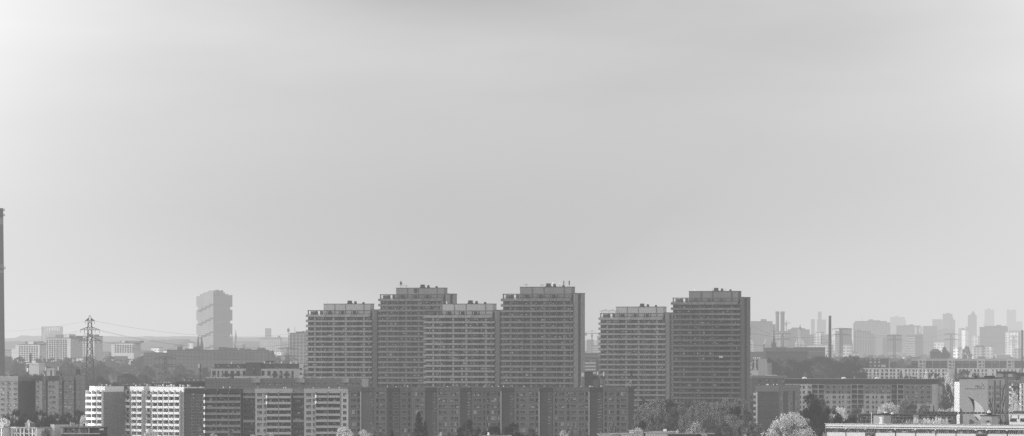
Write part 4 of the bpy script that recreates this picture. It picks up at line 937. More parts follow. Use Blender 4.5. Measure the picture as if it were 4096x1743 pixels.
# gap between the fourth and fifth tower
b = far_block('balcony slab block seen in the gap between two towers', gU, gV, 150, 334, 583, 4300, 'slab', -5, 12, name='apartment_block', cat='apartment block', steps=[(336, 410, 590, 'slabd')])
for i, zy in enumerate((668, 720, 770, 822, 870)): 
    b.balcony(.4, b.w - .3, b.Z(gV(zy)), 1.2, 1.0, 'pale'); b.wins(b.xs([(160, 172, 1), (180, 220, 3), (245, 280, 3), (295, 325, 2)], gU), [b.Z(gV(zy)) + 1.9], 1.4)
b.finish()
far_block('long dark roof across the gap between two towers', gU, gV, 120, 420, 516, 5200, 'gd', -3, 20, name='low_block', cat='building')
far_block('hazy office block with pale storey bands in the gap between two towers', gU, gV, 270, 410, 388, 8800, 'gs', -10, 16, name='office_block', cat='office block')
far_block('hazy dark block at the left of the gap behind the cranes', gU, gV, 185, 262, 300, 9400, 'gm', -12, 16, name='high_rise')
far_block('pale distant tower at the right of the gap beside the balcony tower', gU, gV, 345, 420, 235, 12500, 'far', -12, 22, name='high_rise')
def crane(label, fu_, fv_, xm, ytop, xl, xr, yj, Y):
    p = world(fu_(xm), fv_(ytop), Y); z0 = g(Y); k = Y / F; s = fu_(1) - fu_(0); hz = H - (fv_(yj) - VH) * k - z0
    t = thing('tower_crane', label, 'crane', (p.x, Y, z0)); x0 = (xl - xm) * s * k; x1 = (xr - xm) * s * k
    MB().box(-.8, .8, -.8, .8, 0, hz).box(-1.3, 1.3, -1.3, 1.3, hz - 4, hz - 1).build('crane_mast', M['metal'], t)
    MB().box(x0, x1, -.5, .5, hz, hz + 1.0).tube((0, 0, hz + 5), (x0, 0, hz + .5), .22).tube((0, 0, hz + 5), (x1 * .6, 0, hz + .5), .22).tube((0, 0, hz), (0, 0, hz + 5), .5).box(x0, x0 + 4, -1, 1, hz - 2.5, hz).build('jib', M['metal'], t)
crane('construction crane with a long level jib in the gap between two towers', gU, gV, 266, 186, 140, 400, 200, 8000)
#@@SECTION right
# ------------------------------------------------------------------ right: slab with blank gable
R1 = B('apartment_block', 'slab block with a blank dark gable wall and balconies along its left edge', 'apartment block', tU(2335), rU(440), rV(300), 2830, -14, 52)
zt = R1.zt; W = R1.w
R1.box('gable_wall', 'slabd', .9, W, -.3, -.005, -5, zt - 3.0); R1.box('wall', 'slab', 0, W - .005, 0, 52, -5, zt - 3.003); R1.box('wall_edge', 'pale', 0, .8, -.28, -.006, -5, zt - 3.01)
R1.box('attic', 'slab', -.4, W + .3, -.5, 52, zt - 3, zt - .2); R1.box('roof', 'roof', -.2, W + .1, -.3, 51.8, zt - .197, zt - .05)
for i in range(9):
    z = zt - 4.6 - 2.8 * i
    mb = MB().box(-1.5, -.005, 1.5, 6, z - .2, z).box(-1.6, -1.45, 1.5, 6, z - .25, z + 1.0).box(-1.44, -.005, 1.4, 1.52, z + .003, z + .98)
    R1.part('balcony', mb, 'pale' if i % 2 else 'white')
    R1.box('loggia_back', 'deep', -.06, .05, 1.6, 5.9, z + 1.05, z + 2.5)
sidez = [R1.Z(rV(392)) - .6 - 2.85 * i for i in range(9)]
def side_part(nm, m, y0, y1, z0, z1, x0=None, x1=None): return MB().box(W + .003 if x0 is None else x0, W + .25 if x1 is None else x1, y0, y1, z0, z1).build(nm, M[m], R1.root)
for y0, y1, m, e in ((0, 7, 'slab', .25), (12, 22, 'slabd', .1), (22, 34, 'slab', .3), (34, 39, 'deep', .1), (39, 51.9, 'slab', .4)): side_part('facade_section', m, y0, y1, -5, zt - 3.01, x1=W + e)
cnt = 0
for z in sidez:
    for y0, y1, e in ((4.2, 6.6, .25), (23.5, 26.8, .3), (28.2, 32.5, .3), (41, 43, .4), (45.5, 48, .4)):
        f = MB().box(W + e, W + e + .06, y0, y1, z - .75, z + .75).build('window', M['pane'], R1.root)
        MB().box(W + e + .004, W + e + .1, (y0 + y1) / 2 - .06, (y0 + y1) / 2 + .06, z - .75, z + .75).box(W + e + .004, W + e + .16, y0 - .1, y1 + .1, z - .87, z - .755).build('frame', M['frame'], f)
for i in range(14):
    x = rsr.uniform(.5, W - 1); y = rsr.uniform(8, 50); MB().box(x - .25, x + .25, y - .25, y + .25, zt - .05, zt + rsr.uniform(.2, .6)).build('roof_vent', M[rsr.choice(['bright', 'dark', 'metal'])], R1.root)

# long six storey facade with framed glazed balconies
R2 = B('apartment_block', 'long grey block with a black roof band and framed glazed balcony bays', 'apartment block', rU(545), eU(716), 377.3, 3320, -10, 12)
zt = R2.zt; XR = lambda a: R2.X(rU(a)); XE = lambda a: R2.X(eU(a)); PZ = 76.5 / 15.49 * R2.k
zb_ = zt - 3.0
def tone(x0, x1, up, lo, zsplit=None, y=0):
    if zsplit is None: R2.box('wall', lo, x0, x1 - .005, y, 12, -8, zb_)
    else:
        R2.box('wall', lo, x0, x1 - .005, y, 12, -8, zsplit - .003); R2.box('wall', up, x0, x1 - .005, y, 12, zsplit, zb_)
z2 = zb_ - PZ * 2
tone(0, XR(956), 'pale', 'pale'); tone(XR(956), XR(1154), 'dark', 'dark', y=1.4); tone(XR(1154), XR(1566), 'slab', 'light', z2); tone(XR(1566), XR(1766), 'dark', 'dark', y=1.4)
tone(XR(1766), XR(2184), 'slab', 'light', z2); tone(XR(2184), XE(214), 'dark', 'dark', y=1.4); tone(XE(214), XE(650), 'slab', 'light', zb_ - PZ * 4); tone(XE(650), R2.w, 'light', 'light')
R2.box('roof_band', 'deep', -.3, R2.w + .3, -.35, 12.2, zb_ + .003, zt - .3); R2.box('roof', 'roof', 0, R2.w, .2, 12, zt - .297, zt - .15); R2.box('roof_edge', 'pale', -.2, R2.w + .2, -.42, -.353, zt - .3, zt - .12)
zr = [R2.Z(rV(250), 10) - PZ * i for i in range(7)]
R2.wins(R2.xs([(578, 622, 2), (672, 720, 2), (768, 792, 1), (820, 846, 1), (897, 942, 2), (1185, 1230, 2), (1282, 1328, 2), (1376, 1400, 1), (1428, 1454, 1), (1507, 1554, 2), (1800, 1844, 2), (1895, 1920, 1), (1948, 1974, 1), (2025, 2072, 2), (2122, 2170, 2)], rU) + R2.xs([(250, 292, 2), (342, 370, 1), (395, 421, 1), (475, 523, 2), (575, 622, 2)], eU), zr, 1.5, fm='frame')
for fu, rng in ((rU, ((958, 1052), (1058, 1150))), (rU, ((1570, 1664), (1668, 1764))), (rU, ((2188, 2280),)), (eU, ((-12 + 30, 112), (118, 212)))):
    for a, b_ in rng:
        x0, x1 = R2.X(fu(a)), R2.X(fu(b_))
        for x in (x0, x1): R2.box('balcony_post', 'light', x - .12, x + .12, -.25, 1.39, -8, zb_ - .02)
        for i, z in enumerate(zr):
            if z < 2: continue
            R2.balcony(x0 + .13, x1 - .13, z - 1.45, 1.5, .95, 'grey', y=1.39, slab=.2)
            R2.box('glazing_rail', 'light', x0 + .13, x1 - .13, -.22, -.12, z + 1.35, z + 1.5)
            w_ = x1 - x0; R2.win(x0 + w_ * .35, z + .1, w_ * .35, 1.5, 2, 1.4, fm='framed', name='loggia_window'); R2.win(x0 + w_ * .72, z, w_ * .2, 1.8, 1, 1.4, fm='framed', name='balcony_door')
for zx in (828, 1437, 1952): MB().cyl(R2.X(rU(zx)), 5, zt - .15, zt + .25, 1.4, 1.4, 14).lathe(R2.X(rU(zx)), 5, [(1.3, zt + .25), (1.0, zt + .6), (.05, zt + .75)], 14).build('roof_light', M['bright'], R2.root)
ext = B('apartment_block', 'narrow lower wing at the right end of the long black-roofed block', 'apartment block', eU(719), eU(780), eV(308), 3330, -10, 11)
ext.shell('light', ah=.6, over=.05); ext.wins(ext.xs([(722, 756, 2)], eU), [ext.Z(eV(366)) - PZ * i for i in range(4)], 1.6); ext.finish()
R2.finish()

# light long facades behind
def light_row(label, fu, x0, x1, top, Y, yaw, cols, row0, nrow, wall='pale', gap=3.52):
    b = B('apartment_block', label, 'apartment block', fu(x0), fu(x1), eV(top), Y, yaw, 12); b.shell(wall, 'roof', wall, .9, .15)
    b.wins(b.xs(cols, fu), [b.Z(eV(row0)) - gap * b.k * i for i in range(nrow)], 1.7, fm='frame'); b.finish(); return b
cols = []
for a in (-235, -112, 0, 118, 235, 350): cols += [(a, a + 28, 2), (a + 52, a + 80, 2)]
cols = [(-265 + c[0] * 0, 0, 1) for c in []] + [(1570, 1598, 2), (1622, 1650, 2), (1686, 1714, 2), (1738, 1766, 2), (1800, 1828, 2), (1852, 1880, 2), (1916, 1944, 2), (1968, 1996, 2), (2028, 2066, 1), (2096, 2136, 1), (2170, 2200, 1), (2222, 2250, 2), (2286, 2316, 2)]
b = B('apartment_block', 'long pale sunlit facade behind the black-roofed block, left of the dark recess', 'apartment block', rU(1548), eU(916), 367.0, 4650, -26, 12)
b.shell('pale', 'roof', 'pale', .9, .15)
cc = b.xs(cols[:8], rU) + b.xs(cols[8:11], rU) + b.xs([(50, 78, 2), (116, 144, 2), (232, 260, 2), (286, 314, 2), (348, 376, 2), (402, 428, 2), (460, 486, 2), (514, 540, 2), (576, 604, 2), (630, 658, 2), (694, 722, 2), (746, 774, 2), (810, 838, 2), (864, 890, 2)], eU)
b.wins(cc, [b.Z(eV(70), b.w * .5) - 3.52 * b.k * i for i in range(5)], 1.75); b.box('corner_pier', 'white', b.X(eU(425)), b.X(eU(438)), -.25, -.005, -8, b.zt - 1); b.finish()
d_ = B('apartment_block', 'dark recessed link between the two pale sunlit facades', 'apartment block', eU(918), eU(1036), 367.2, 4640, 6, 8); d_.shell('slabd', ah=.6, over=0); d_.wins(d_.xs([(935, 965, 2), (990, 1020, 2)], eU), [d_.Z(eV(70)) - 3.52 * d_.k * i for i in range(4)], 1.2, fm='framed'); d_.finish()
b = B('apartment_block', 'pale sunlit facade running to the right edge, right of the dark recess', 'apartment block', eU(1038), eU(2200), 367.0, 4640, -24, 12)
b.shell('pale', 'roof', 'pale', .9, .15)
cc = [(1068, 1096, 2), (1120, 1148, 2), (1186, 1214, 2), (1238, 1266, 2), (1304, 1332, 2), (1356, 1382, 2), (1420, 1446, 2), (1474, 1502, 2), (1584, 1602, 1), (1642, 1668, 2), (1698, 1724, 2), (1762, 1788, 2), (1814, 1840, 2), (1880, 1906, 2), (1932, 1958, 2), (2000, 2026, 2)]
b.wins(b.xs(cc, eU), [b.Z(eV(71), b.w * .4) - 3.52 * b.k * i for i in range(4)], 1.75); b.finish()
# block with alternating balcony bays on the skyline of the near right
R4 = B('apartment_block', 'far block with repeating dark loggia bays and pale window bays along the right', 'apartment block', jU(490), jU(2330), 357.6, 5000, -8, 12)
zt = R4.zt; XJ = lambda a: R4.X(jU(a)); pz = 52 / 15.66 * R4.k
R4.box('wall', 'slab', 0, R4.w, 1.8, 12, -8, zt - .8); R4.box('roof', 'roof', -.2, R4.w + .2, 1.5, 12.2, zt - .797, zt - .5)
edges = [490, 600, 714, 828, 944, 1060, 1172, 1288, 1405, 1522, 1640, 1756, 1872, 1986, 2104, 2222, 2330]
for i, (a, b_) in enumerate(zip(edges, edges[1:])):
    x0, x1 = XJ(a), XJ(b_)
    if i in (1, 5, 9, 13):
        R4.box('window_bay', 'pale', x0, x1 - .005, 0, 1.79, -8, zt)
        for r in range(4):
            z = R4.Z(jV(951), 20) - pz * r; w_ = x1 - x0
            R4.win(x0 + w_ * .36, z, w_ * .36, 1.7, 3, 0); R4.win(x0 + w_ * .80, z, w_ * .14, 1.7, 1, 0)
    else:
        R4.box('loggia_roof', 'light', x0, x1 - .005, 0, 1.79, zt - 2.0, zt)
        R4.box('partition_wall', 'light', x1 - .4, x1 - .006, .1, 1.78, -8, zt - 2.003)
        for r in range(4):
            z = R4.Z(jV(951), 20) - pz * r
            R4.balcony(x0 + .01, x1 - .41, z - 2.3, 1.75, 1.3, 'deep', y=1.79)
            R4.win((x0 + x1) / 2 + 1, z, (x1 - x0) * .5, 1.8, 3, 1.8, name='loggia_window'); R4.win(x0 + (x1 - x0) * .22, z - .1, (x1 - x0) * .14, 2.0, 1, 1.8, name='balcony_door')
for zx in (850, 1300, 1768, 2235, 590, 1062): MB().box(XJ(zx), XJ(zx) + 1.6, 4, 6, zt - .49, zt + 1.2).build('roof_vent', M['metal'], R4.root)
R4.finish()
R5 = B('apartment_building', 'dark building with two rows of pale square window panels behind the pale facades', 'apartment building', kU(1790), kU(2440), kV(885), 4950, -6, 14)
R5.box('wall', 'dark', 0, R5.w, 0, 14, -8, R5.zt - .5); R5.box('roof', 'roof', -.3, R5.w + .3, -.3, 14.3, R5.zt - .497, R5.zt); R5.box('side_post', 'light', R5.w - .8, R5.w + .1, -.4, -.01, -8, R5.zt - .51)
for r, zy in enumerate((948, 1006)):
    for i in range(7):
        x = R5.X(kU(1833 + 71.5 * i)); z = R5.Z(kV(zy)); w_ = 34 / 16.86 * R5.k
        f = R5.box('window_panel', 'pale', x - w_ / 2, x + w_ / 2, -.3, -.01, z - w_ * .42, z + w_ * .42); R5.box('window', 'deep', x - w_ / 2, x + w_ / 2, -.12, -.012, z + w_ * .45, z + w_ * .95, parent=f)
R5.box('terrace_box', 'pale', R5.X(kU(2298)), R5.X(kU(2374)), -1.2, -.01, R5.Z(kV(1032)), R5.Z(kV(988)))
for i in range(7): R5.box('roof_light', 'bright', R5.X(kU(1815 + 72 * i)), R5.X(kU(1850 + 72 * i)), -.6, -.32, R5.zt - 1.35, R5.zt - .95)

# mural building -----------------------------------------------------------------------------
FM = B('apartment_block', 'slab block with a large painted mural and dark lettering on its pale gable wall', 'apartment block', eU(1080), eU(1516), eV(204), 2650, -14, 46)
zt = FM.zt; W = FM.w; XF = lambda a: FM.X(eU(a)); ZF = lambda v: FM.Z(eV(v))
FM.box('gable_wall', 'mural', 0, W - .01, -.3, -.003, -5, zt - .6); FM.box('wall', 'slabl', 0, W - .02, 0, 46, -5, zt - .603)
FM.box('attic', 'mural', -.05, W + .1, -.35, 46, zt - .6, zt); FM.box('roof', 'roof', .3, W - .3, .2, 45.7, zt + .003, zt + .6)
zw = ZF(245); mbw = MB().face([(-2.9, 2.6, -5), (-.02, -.35, -5), (-.02, -.35, zw), (-2.9, 2.6, zw)]).face([(-2.9, 8, -5), (-2.9, 2.6, -5), (-2.9, 2.6, zw), (-2.9, 8, zw)]).face([(-2.9, 2.6, zw), (-.02, -.35, zw), (-.02, 8, zw), (-2.9, 8, zw)]); FM.part('side_wing', mbw, 'white')
for y0, y1, m, e in ((0, 9, 'light', .3), (9, 17, 'light', .1), (17, 20.5, 'slabd', .05), (20.5, 31, 'light', .3), (31, 35, 'slabd', .05), (35, 45.9, 'light', .35)): MB().box(W, W + e, y0, y1, -5, zt - .65).build('facade_section', M[m], FM.root)
sz = [FM.Z(eV(290), W) - 1.2 - 2.72 * i for i in range(9)]
for z in sz:
    for y0, y1, e in ((1.2, 3.6, .3), (4.6, 6.8, .3), (12.5, 14.6, .1), (22, 25.4, .3), (26.4, 30, .3), (39, 41, .35)):
        f = MB().box(W + e, W + e + .06, y0, y1, z - .75, z + .75).build('window', M['pane'], FM.root)
        MB().box(W + e + .004, W + e + .1, (y0 + y1) / 2 - .07, (y0 + y1) / 2 + .07, z - .75, z + .75).box(W + e + .004, W + e + .15, y0 - .1, y1 + .1, z - .87, z - .755).build('frame', M['framed'], f)
for zx in (1290, 1432, 1500, 1560, 1668, 1725):
    t_ = (zx - 1516) / 330 * 45
    x, y = (XF(zx), 8 + (zx - 1290) * .05) if zx < 1516 else (W - 2, max(3, t_)); MB().box(x - .6, x + .6, y - .6, y + .6, zt + .603, zt + 1.5).build('roof_vent', M['darkmetal'], FM.root)
def flat(name, pts, m, y=-.33):
    P = [(XF(a), ZF(b_)) for a, b_ in pts]; mb = MB(); mb.face([(x, y, z) for x, z in P]); return FM.part(name, mb, m)
flat('mural_sail_edge', [(1206, 470), (1250, 492), (1302, 522), (1313, 590), (1312, 650), (1306, 706), (1300, 742), (1296, 700), (1294, 650), (1283, 602), (1262, 548), (1236, 505)], 'murald')
flat('mural_sail', [(1304, 526), (1350, 556), (1390, 590), (1434, 634), (1452, 680), (1462, 740), (1462, 800), (1380, 838), (1340, 796), (1302, 760), (1308, 706), (1315, 650)], 'murall')
flat('mural_stroke', [(1310, 768), (1340, 790), (1372, 826), (1374, 856), (1350, 832), (1330, 806)], 'murald', -.336)
flat('mural_hill', [(1084, 650), (1104, 664), (1122, 684), (1128, 760), (1130, 892), (1086, 893)], 'muralm')
flat('mural_hill', [(1232, 893), (1228, 850), (1248, 822), (1276, 838), (1306, 872), (1306, 884), (1296, 893)], 'muralm', -.334)
def stroke(name, pts, wpx, m='murald', y=-.34):
    mb = MB()
    for (a, b_), (c, d) in zip(pts, pts[1:]):
        dx, dy = c - a, d - b_; l = math.hypot(dx, dy); nx, ny = -dy / l * wpx / 2, dx / l * wpx / 2
        mb.face([(XF(q[0]), y, ZF(q[1])) for q in ((a + nx, b_ + ny), (c + nx, d + ny), (c - nx, d - ny), (a - nx, b_ - ny))])
    return FM.part(name, mb, m)
stroke('mural_line', [(1236, 778), (1290, 690)], 2.5); stroke('mural_line', [(1256, 838), (1372, 893)], 3); stroke('mural_line', [(1440, 640), (1500, 700)], 1.6, 'muralm')
def text(body, name, x0, x1, zbase, zcap, m='murald', y=-.345):
    cu = bpy.data.curves.new(name, 'FONT'); cu.body = body; cu.size = 1; to = bpy.data.objects.new(name, cu); C.objects.link(to)
    bpy.context.view_layer.update(); me = bpy.data.meshes.new_from_object(to.evaluated_get(bpy.context.evaluated_depsgraph_get()))
    bpy.data.objects.remove(to); xs = [v.co.x for v in me.vertices]; ys = [v.co.y for v in me.vertices if True]
    cap = .7; sx = (x1 - x0) / (max(xs) - min(xs)); sz_ = (zcap - zbase) / cap; xm = min(xs)
    for v in me.vertices: v.co = (x0 + (v.co.x - xm) * sx, y, zbase + v.co.y * sz_)
    me.materials.append(M[m]); return put(name, me, FM.root)
text('FELI', 'lettering', XF(1327), XF(1416), ZF(333), ZF(297))
stroke('lettering', [(1428, 266), (1470, 334)], 4.5); stroke('lettering', [(1468, 266), (1422, 334)], 3, 'muralm', -.342)
text('Wohnungsgenossenschaft eG', 'lettering', XF(1162), XF(1470), ZF(358), ZF(340))
# painted branches running over the side facade
def sidestroke(pts, w_=.5, m='murald'):
    mb = MB(); x = W + .42
    for (a, b_), (c, d) in zip(pts, pts[1:]): mb.tube((x, a, b_), (x, c, d), w_ * .5, n=4)
    mb.build('mural_branch', M[m], FM.root)
def SY(zx): return (zx - 1516) / (1840 - 1516) * 46
def SZ(zy): return FM.Z(eV(zy), W) 
for pts, w_ in (([(1840, 290), (1815, 350), (1798, 420), (1780, 500), (1768, 590)], .55), ([(1842, 505), (1815, 570), (1795, 650), (1768, 760)], .6), ([(1520, 510), (1560, 590), (1600, 700)], .35), ([(1600, 480), (1585, 560), (1570, 600)], .3), ([(1762, 350), (1800, 420), (1840, 510)], .25),
                ([(1660, 750), (1668, 690), (1680, 630), (1700, 620), (1712, 660)], .55), ([(1720, 740), (1726, 700)], .4), ([(1790, 690), (1850, 830)], .25), ([(1520, 600), (1570, 700), (1610, 780)], .3)):
    sidestroke([(SY(a), SZ(b_)) for a, b_ in pts], w_)
FM.finish()

# right edge buildings
b = B('apartment_block', 'grey end wall with one ladder-like window and a flat dark roof, upper right edge', 'apartment block', eU(1655), eU(1945), eV(82), 3300, -6, 12)
b.shell('slab', 'roof', 'dark', 1.1, .4); b.box('wall_panel', 'light', b.X(eU(1660)), b.X(eU(1748)), -.1, -.003, -5, b.Z(eV(112))); b.wins(b.xs([(1766, 1795, 1)], eU), [b.Z(eV(132)), b.Z(eV(156))], 1.1, fm='frame'); b.box('painted_panel', 'pale', b.X(eU(1828)), b.X(eU(1898)), -.08, -.004, b.Z(eV(168)), b.Z(eV(122))); b.finish()
b = B('apartment_block', 'block with tall dark stairwell glazing at the upper right edge', 'apartment block', eU(1947), eU(2130), eV(100), 3302, -6, 12)
b.shell('slabd', ah=.8, over=.1); b.wins(b.xs([(1955, 1985, 2), (1990, 2012, 1), (2042, 2076, 2)], eU), [b.Z(eV(135)) - 2.3 * i for i in range(4)], 1.9, fm='light' if False else 'frame'); b.finish()
b = B('apartment_block', 'white block with dark loggias and grey roof band right of the mural block', 'apartment block', eU(1842), eU(2024), eV(222), 2960, -40, 12)
b.shell('white', 'roof', 'grey', 1.5, .3)
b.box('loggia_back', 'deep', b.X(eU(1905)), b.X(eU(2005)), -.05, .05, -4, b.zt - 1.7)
b.wins(b.xs([(1846, 1882, 2)], eU), [b.Z(eV(284)) - 2.7 * i for i in range(8)], 1.5); b.wins(b.xs([(1925, 1960, 2), (1965, 1985, 1)], eU), [b.Z(eV(275)) - 2.7 * i for i in range(8)], 1.5, y=-.08)
for i in range(8): b.balcony(b.X(eU(1903)), b.X(eU(2007)), b.Z(eV(332)) - 2.7 * i, 1.2, 1.0, 'grey' if i % 2 else 'deep')
b.finish()
b = B('apartment_block', 'narrow white facade with rounded balconies cut by the right picture edge', 'apartment block', eU(2034), eU(2150), eV(168), 2900, -30, 12)
b.shell('pale', 'roof', 'slab', 3.0, .2); b.wins(b.xs([(2040, 2058, 1), (2085, 2110, 2)], eU), [b.Z(eV(310)) - 2.75 * i for i in range(8)], 1.9, fm='frame')
for i in range(8): b.part('balcony', MB().cyl(-.2, .9, b.Z(eV(345)) - 2.75 * i, b.Z(eV(345)) - 2.75 * i + 1.2, 1.1, 1.1, 12), 'white')
b.finish()
b = B('terrace_house', 'bright white terrace building with dark window slots at the right edge', 'building', eU(1848), eU(2150), eV(735), 2420, -35, 10)
b.shell('white', 'roof', 'white', .5, .25); b.box('upper_slab', 'dark', .4, b.w, 2, 10, b.zt + .003, b.Z(eV(700))); b.wins(b.xs([(1862, 1960, 3), (2020, 2100, 2)], eU), [b.Z(eV(835))], 1.2, fm='framed'); b.wins(b.xs([(1870, 1880, 1), (1985, 1996, 1)], eU), [b.Z(eV(790))], 1.4); b.finish()

# school-like low building with grid windows
S = B('school_building', 'low dark building with a white grid of window frames, left of the mural block', 'school building', eU(-75) - 24, eU(1018), eV(740), 2560, -6, 14)
zt = S.zt; XS = lambda a: S.X(eU(a))
S.box('wall', 'slabd', 0, S.w, 0, 14, -5, zt - .5); S.box('roof', 'roof', -.4, S.w + .4, -.5, 14.3, zt - .497, zt); S.box('upper_block', 'slabd', XS(510), S.w, 3, 13.5, zt + .003, S.Z(eV(714))); S.box('roof', 'roof', XS(508), S.w + .2, 2.7, 13.8, S.Z(eV(714)) + .003, S.Z(eV(708)))
x = .6; i = 0
while x < S.w - 1:
    for zy, h in ((765, .95), (808, 1.25), (858, 1.2)): S.win(x + .75, S.Z(eV(zy)), 1.32, h, 1, 0, fm='frame')
    x += 1.62; i += 1
S.wins([(XS(515) + 1.7 * i, XS(515) + 1.7 * i + 1.35, 1) for i in range(24)], [S.Z(eV(727))], .7, y=3, fm='frame', name='upper_window')
S.box('stair_block', 'light', XS(360), XS(444), -1.5, -.01, -4, S.Z(eV(755))); S.finish()

# near low building with the long pale fascia, lower right
FB = B('low_office_building', 'long low building with pale fascia and ribbon windows in the lower right corner', 'office building', rU(1166), 1046, rV(886), 2230, -36, 16)
zt = FB.zt; XB_ = lambda a: FB.X(rU(a)); XC_ = lambda a: FB.X(eU(a)); kk = FB.k
def ZB(dy, x=0): return zt - dy / 15.49 * kk     # rows below the roof edge
FB.box('wall', 'white', .5, FB.w, .5, 16, -4, ZB(14)); FB.box('end_wall', 'slab', 0, .5, -.2, 16, -4, ZB(6))
FB.box('fascia', 'white', .51, FB.w, -.6, 16, ZB(48), ZB(14) - .003); FB.box('roof', 'roof', .2, FB.w, -.3, 16, ZB(14), ZB(5)); FB.box('roof_edge', 'bright', .1, FB.w, -.72, -.5, ZB(7), ZB(1))
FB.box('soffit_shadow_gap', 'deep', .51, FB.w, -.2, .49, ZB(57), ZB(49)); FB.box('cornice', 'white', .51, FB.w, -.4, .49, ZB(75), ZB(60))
FB.box('window_band', 'slab', .51, FB.w, .3, .498, ZB(140), ZB(76)); FB.box('spandrel', 'white', .51, FB.w, .05, .497, ZB(203), ZB(141)); FB.box('lower_band', 'dark', .51, FB.w, .3, .499, ZB(250), ZB(204))
bays = [(1198, 1296, rU), (1358, 1484, rU), (1514, 1640, rU), (1676, 1786, rU), (1984, 2106, rU), (2140, 2246, rU), (2276, 2330, rU)] + [(-82 + 200, 240, eU), (278, 386, eU), (432, 550, eU), (588, 704, eU), (746, 864, eU), (902, 1016, eU), (1062, 1178, eU), (1220, 1330, eU), (1550, 1630, eU), (1692, 1806, eU), (1850, 1972, eU), (2016, 2100, eU)]
for a, b_, fu in bays[:7] + bays[7:]:
    if fu is rU and a > 2250: continue
    FB.win((FB.X(fu(a)) + FB.X(fu(b_))) / 2, ZB(108), FB.X(fu(b_)) - FB.X(fu(a)), 50 / 15.49 * kk, 4 if b_ - a > 90 else 3, .3, fm='frame')
for a, fu in ((1484, rU), (1790, rU), (2254, rU), (84, eU), (396, eU), (708, eU), (1022, eU), (1335, eU), (1504, eU), (1816, eU)):
    x = FB.X(fu(a)); FB.box('drain_pipe', 'slabd', x - .12, x + .12, -.12, .045, -4, ZB(76)); FB.box('pipe_head', 'bright', x - .3, x + .3, -.35, .04, ZB(92), ZB(77))
for x0, x1 in ((XB_(1796), XB_(1940)), (XC_(1340), XC_(1500))):
    FB.box('stair_bay', 'slabd', x0, x1, -.1, .048, ZB(250), ZB(76)); 
    FB.win((x0 + x1) / 2, ZB(104), (x1 - x0) * .85, 56 / 15.49 * kk, 3, -.1, name='stair_window'); FB.win((x0 + x1) / 2, ZB(176), (x1 - x0) * .85, 54 / 15.49 * kk, 3, -.1, name='stair_window')
def hut(x0, x1, x2, fu, top, lab, yy):
    xa, xb = FB.X(fu(x0)), FB.X(fu(x1)); zt_ = FB.Z(rV(top) if fu is rU else eV(top), xa)
    dd = (fu(x2) - fu(x1)) * kk / math.sin(math.radians(36))
    h_ = FB.box('roof_hut', 'light', xa, xb, yy, yy + dd, ZB(5) + .003, zt_, label=lab); FB.box('hut_roof', 'deep', xa - .2, xb + .2, yy - .2, yy + dd + .2, zt_ + .003, zt_ + .35, parent=h_); return h_, xa, xb, zt_
h_, xa, xb, z1 = hut(1868, 2030, 2150, rU, 762, 'left roof hut with a white door and a row of vents', 2.0)
FB.box('hut_door', 'bright', xb - 2.2, xb - .6, 1.9, 1.995, ZB(5), ZB(5) + 2.7, parent=h_); FB.box('hut_window', 'frame', xa + 1.9, xa + 2.8, 1.9, 1.995, z1 - 2.6, z1 - 1.2, parent=h_)
mbv = MB().cyl(xa + 3.4, 5, z1 + .35, z1 + .8, 1.5, 1.5, 16); mbv.build('roof_fan', M['darkmetal'], h_)
MB().cyl(xa + 3.6, 5, z1 + .8, z1 + 1.3, .6, .5, 12).build('fan_cowl', M['bright'], h_); MB().cyl(xa + 6.2, 5.5, z1 + .35, z1 + 1.1, .5, .4, 12).build('roof_fan', M['bright'], h_)
MB().tube((xa - 1.5, 3, ZB(5)), (xa - 1.5, 3, z1 + 1.0), .14).build('antenna', M['bright'], FB.root)
h_, xa, xb, z1 = hut(1377, 1548, 1664, eU, 776, 'right roof hut with a louvred vent and a round fan', 1.2)
FB.box('louvre', 'bright', xa + 1.1, xa + 4.4, 1.1, 1.195, ZB(5) + .3, z1 - 2.9, parent=h_)
for i in range(3): FB.box('louvre_slat', 'metal', xa + 1.1, xa + 4.4, 1.06, 1.098, ZB(5) + .7 + i * .55, ZB(5) + .8 + i * .55, parent=h_)
FB.box('hut_door', 'bright', xb - 1.7, xb - .7, 1.1, 1.196, ZB(5), z1 - 2.2, parent=h_)
MB().tube((xb - 1.4, 1.2, z1 - 2.0), (xb - 1.4, .3, z1 - 2.1), .32, n=10).build('vent_pipe', M['black'], h_)
MB().cyl((xa + xb) / 2 + .4, 3, z1 + .35, z1 + 1.2, 1.0, 1.0, 14).build('roof_fan', M['darkmetal'], h_); MB().cyl((xa + xb) / 2 + .2, 3, z1 + 1.2, z1 + 1.9, .75, .55, 12).cyl((xa + xb) / 2 + .2, 3, z1 + 1.9, z1 + 2.3, .4, .25, 10).build('fan_cowl', M['bright'], h_)
FB.finish()

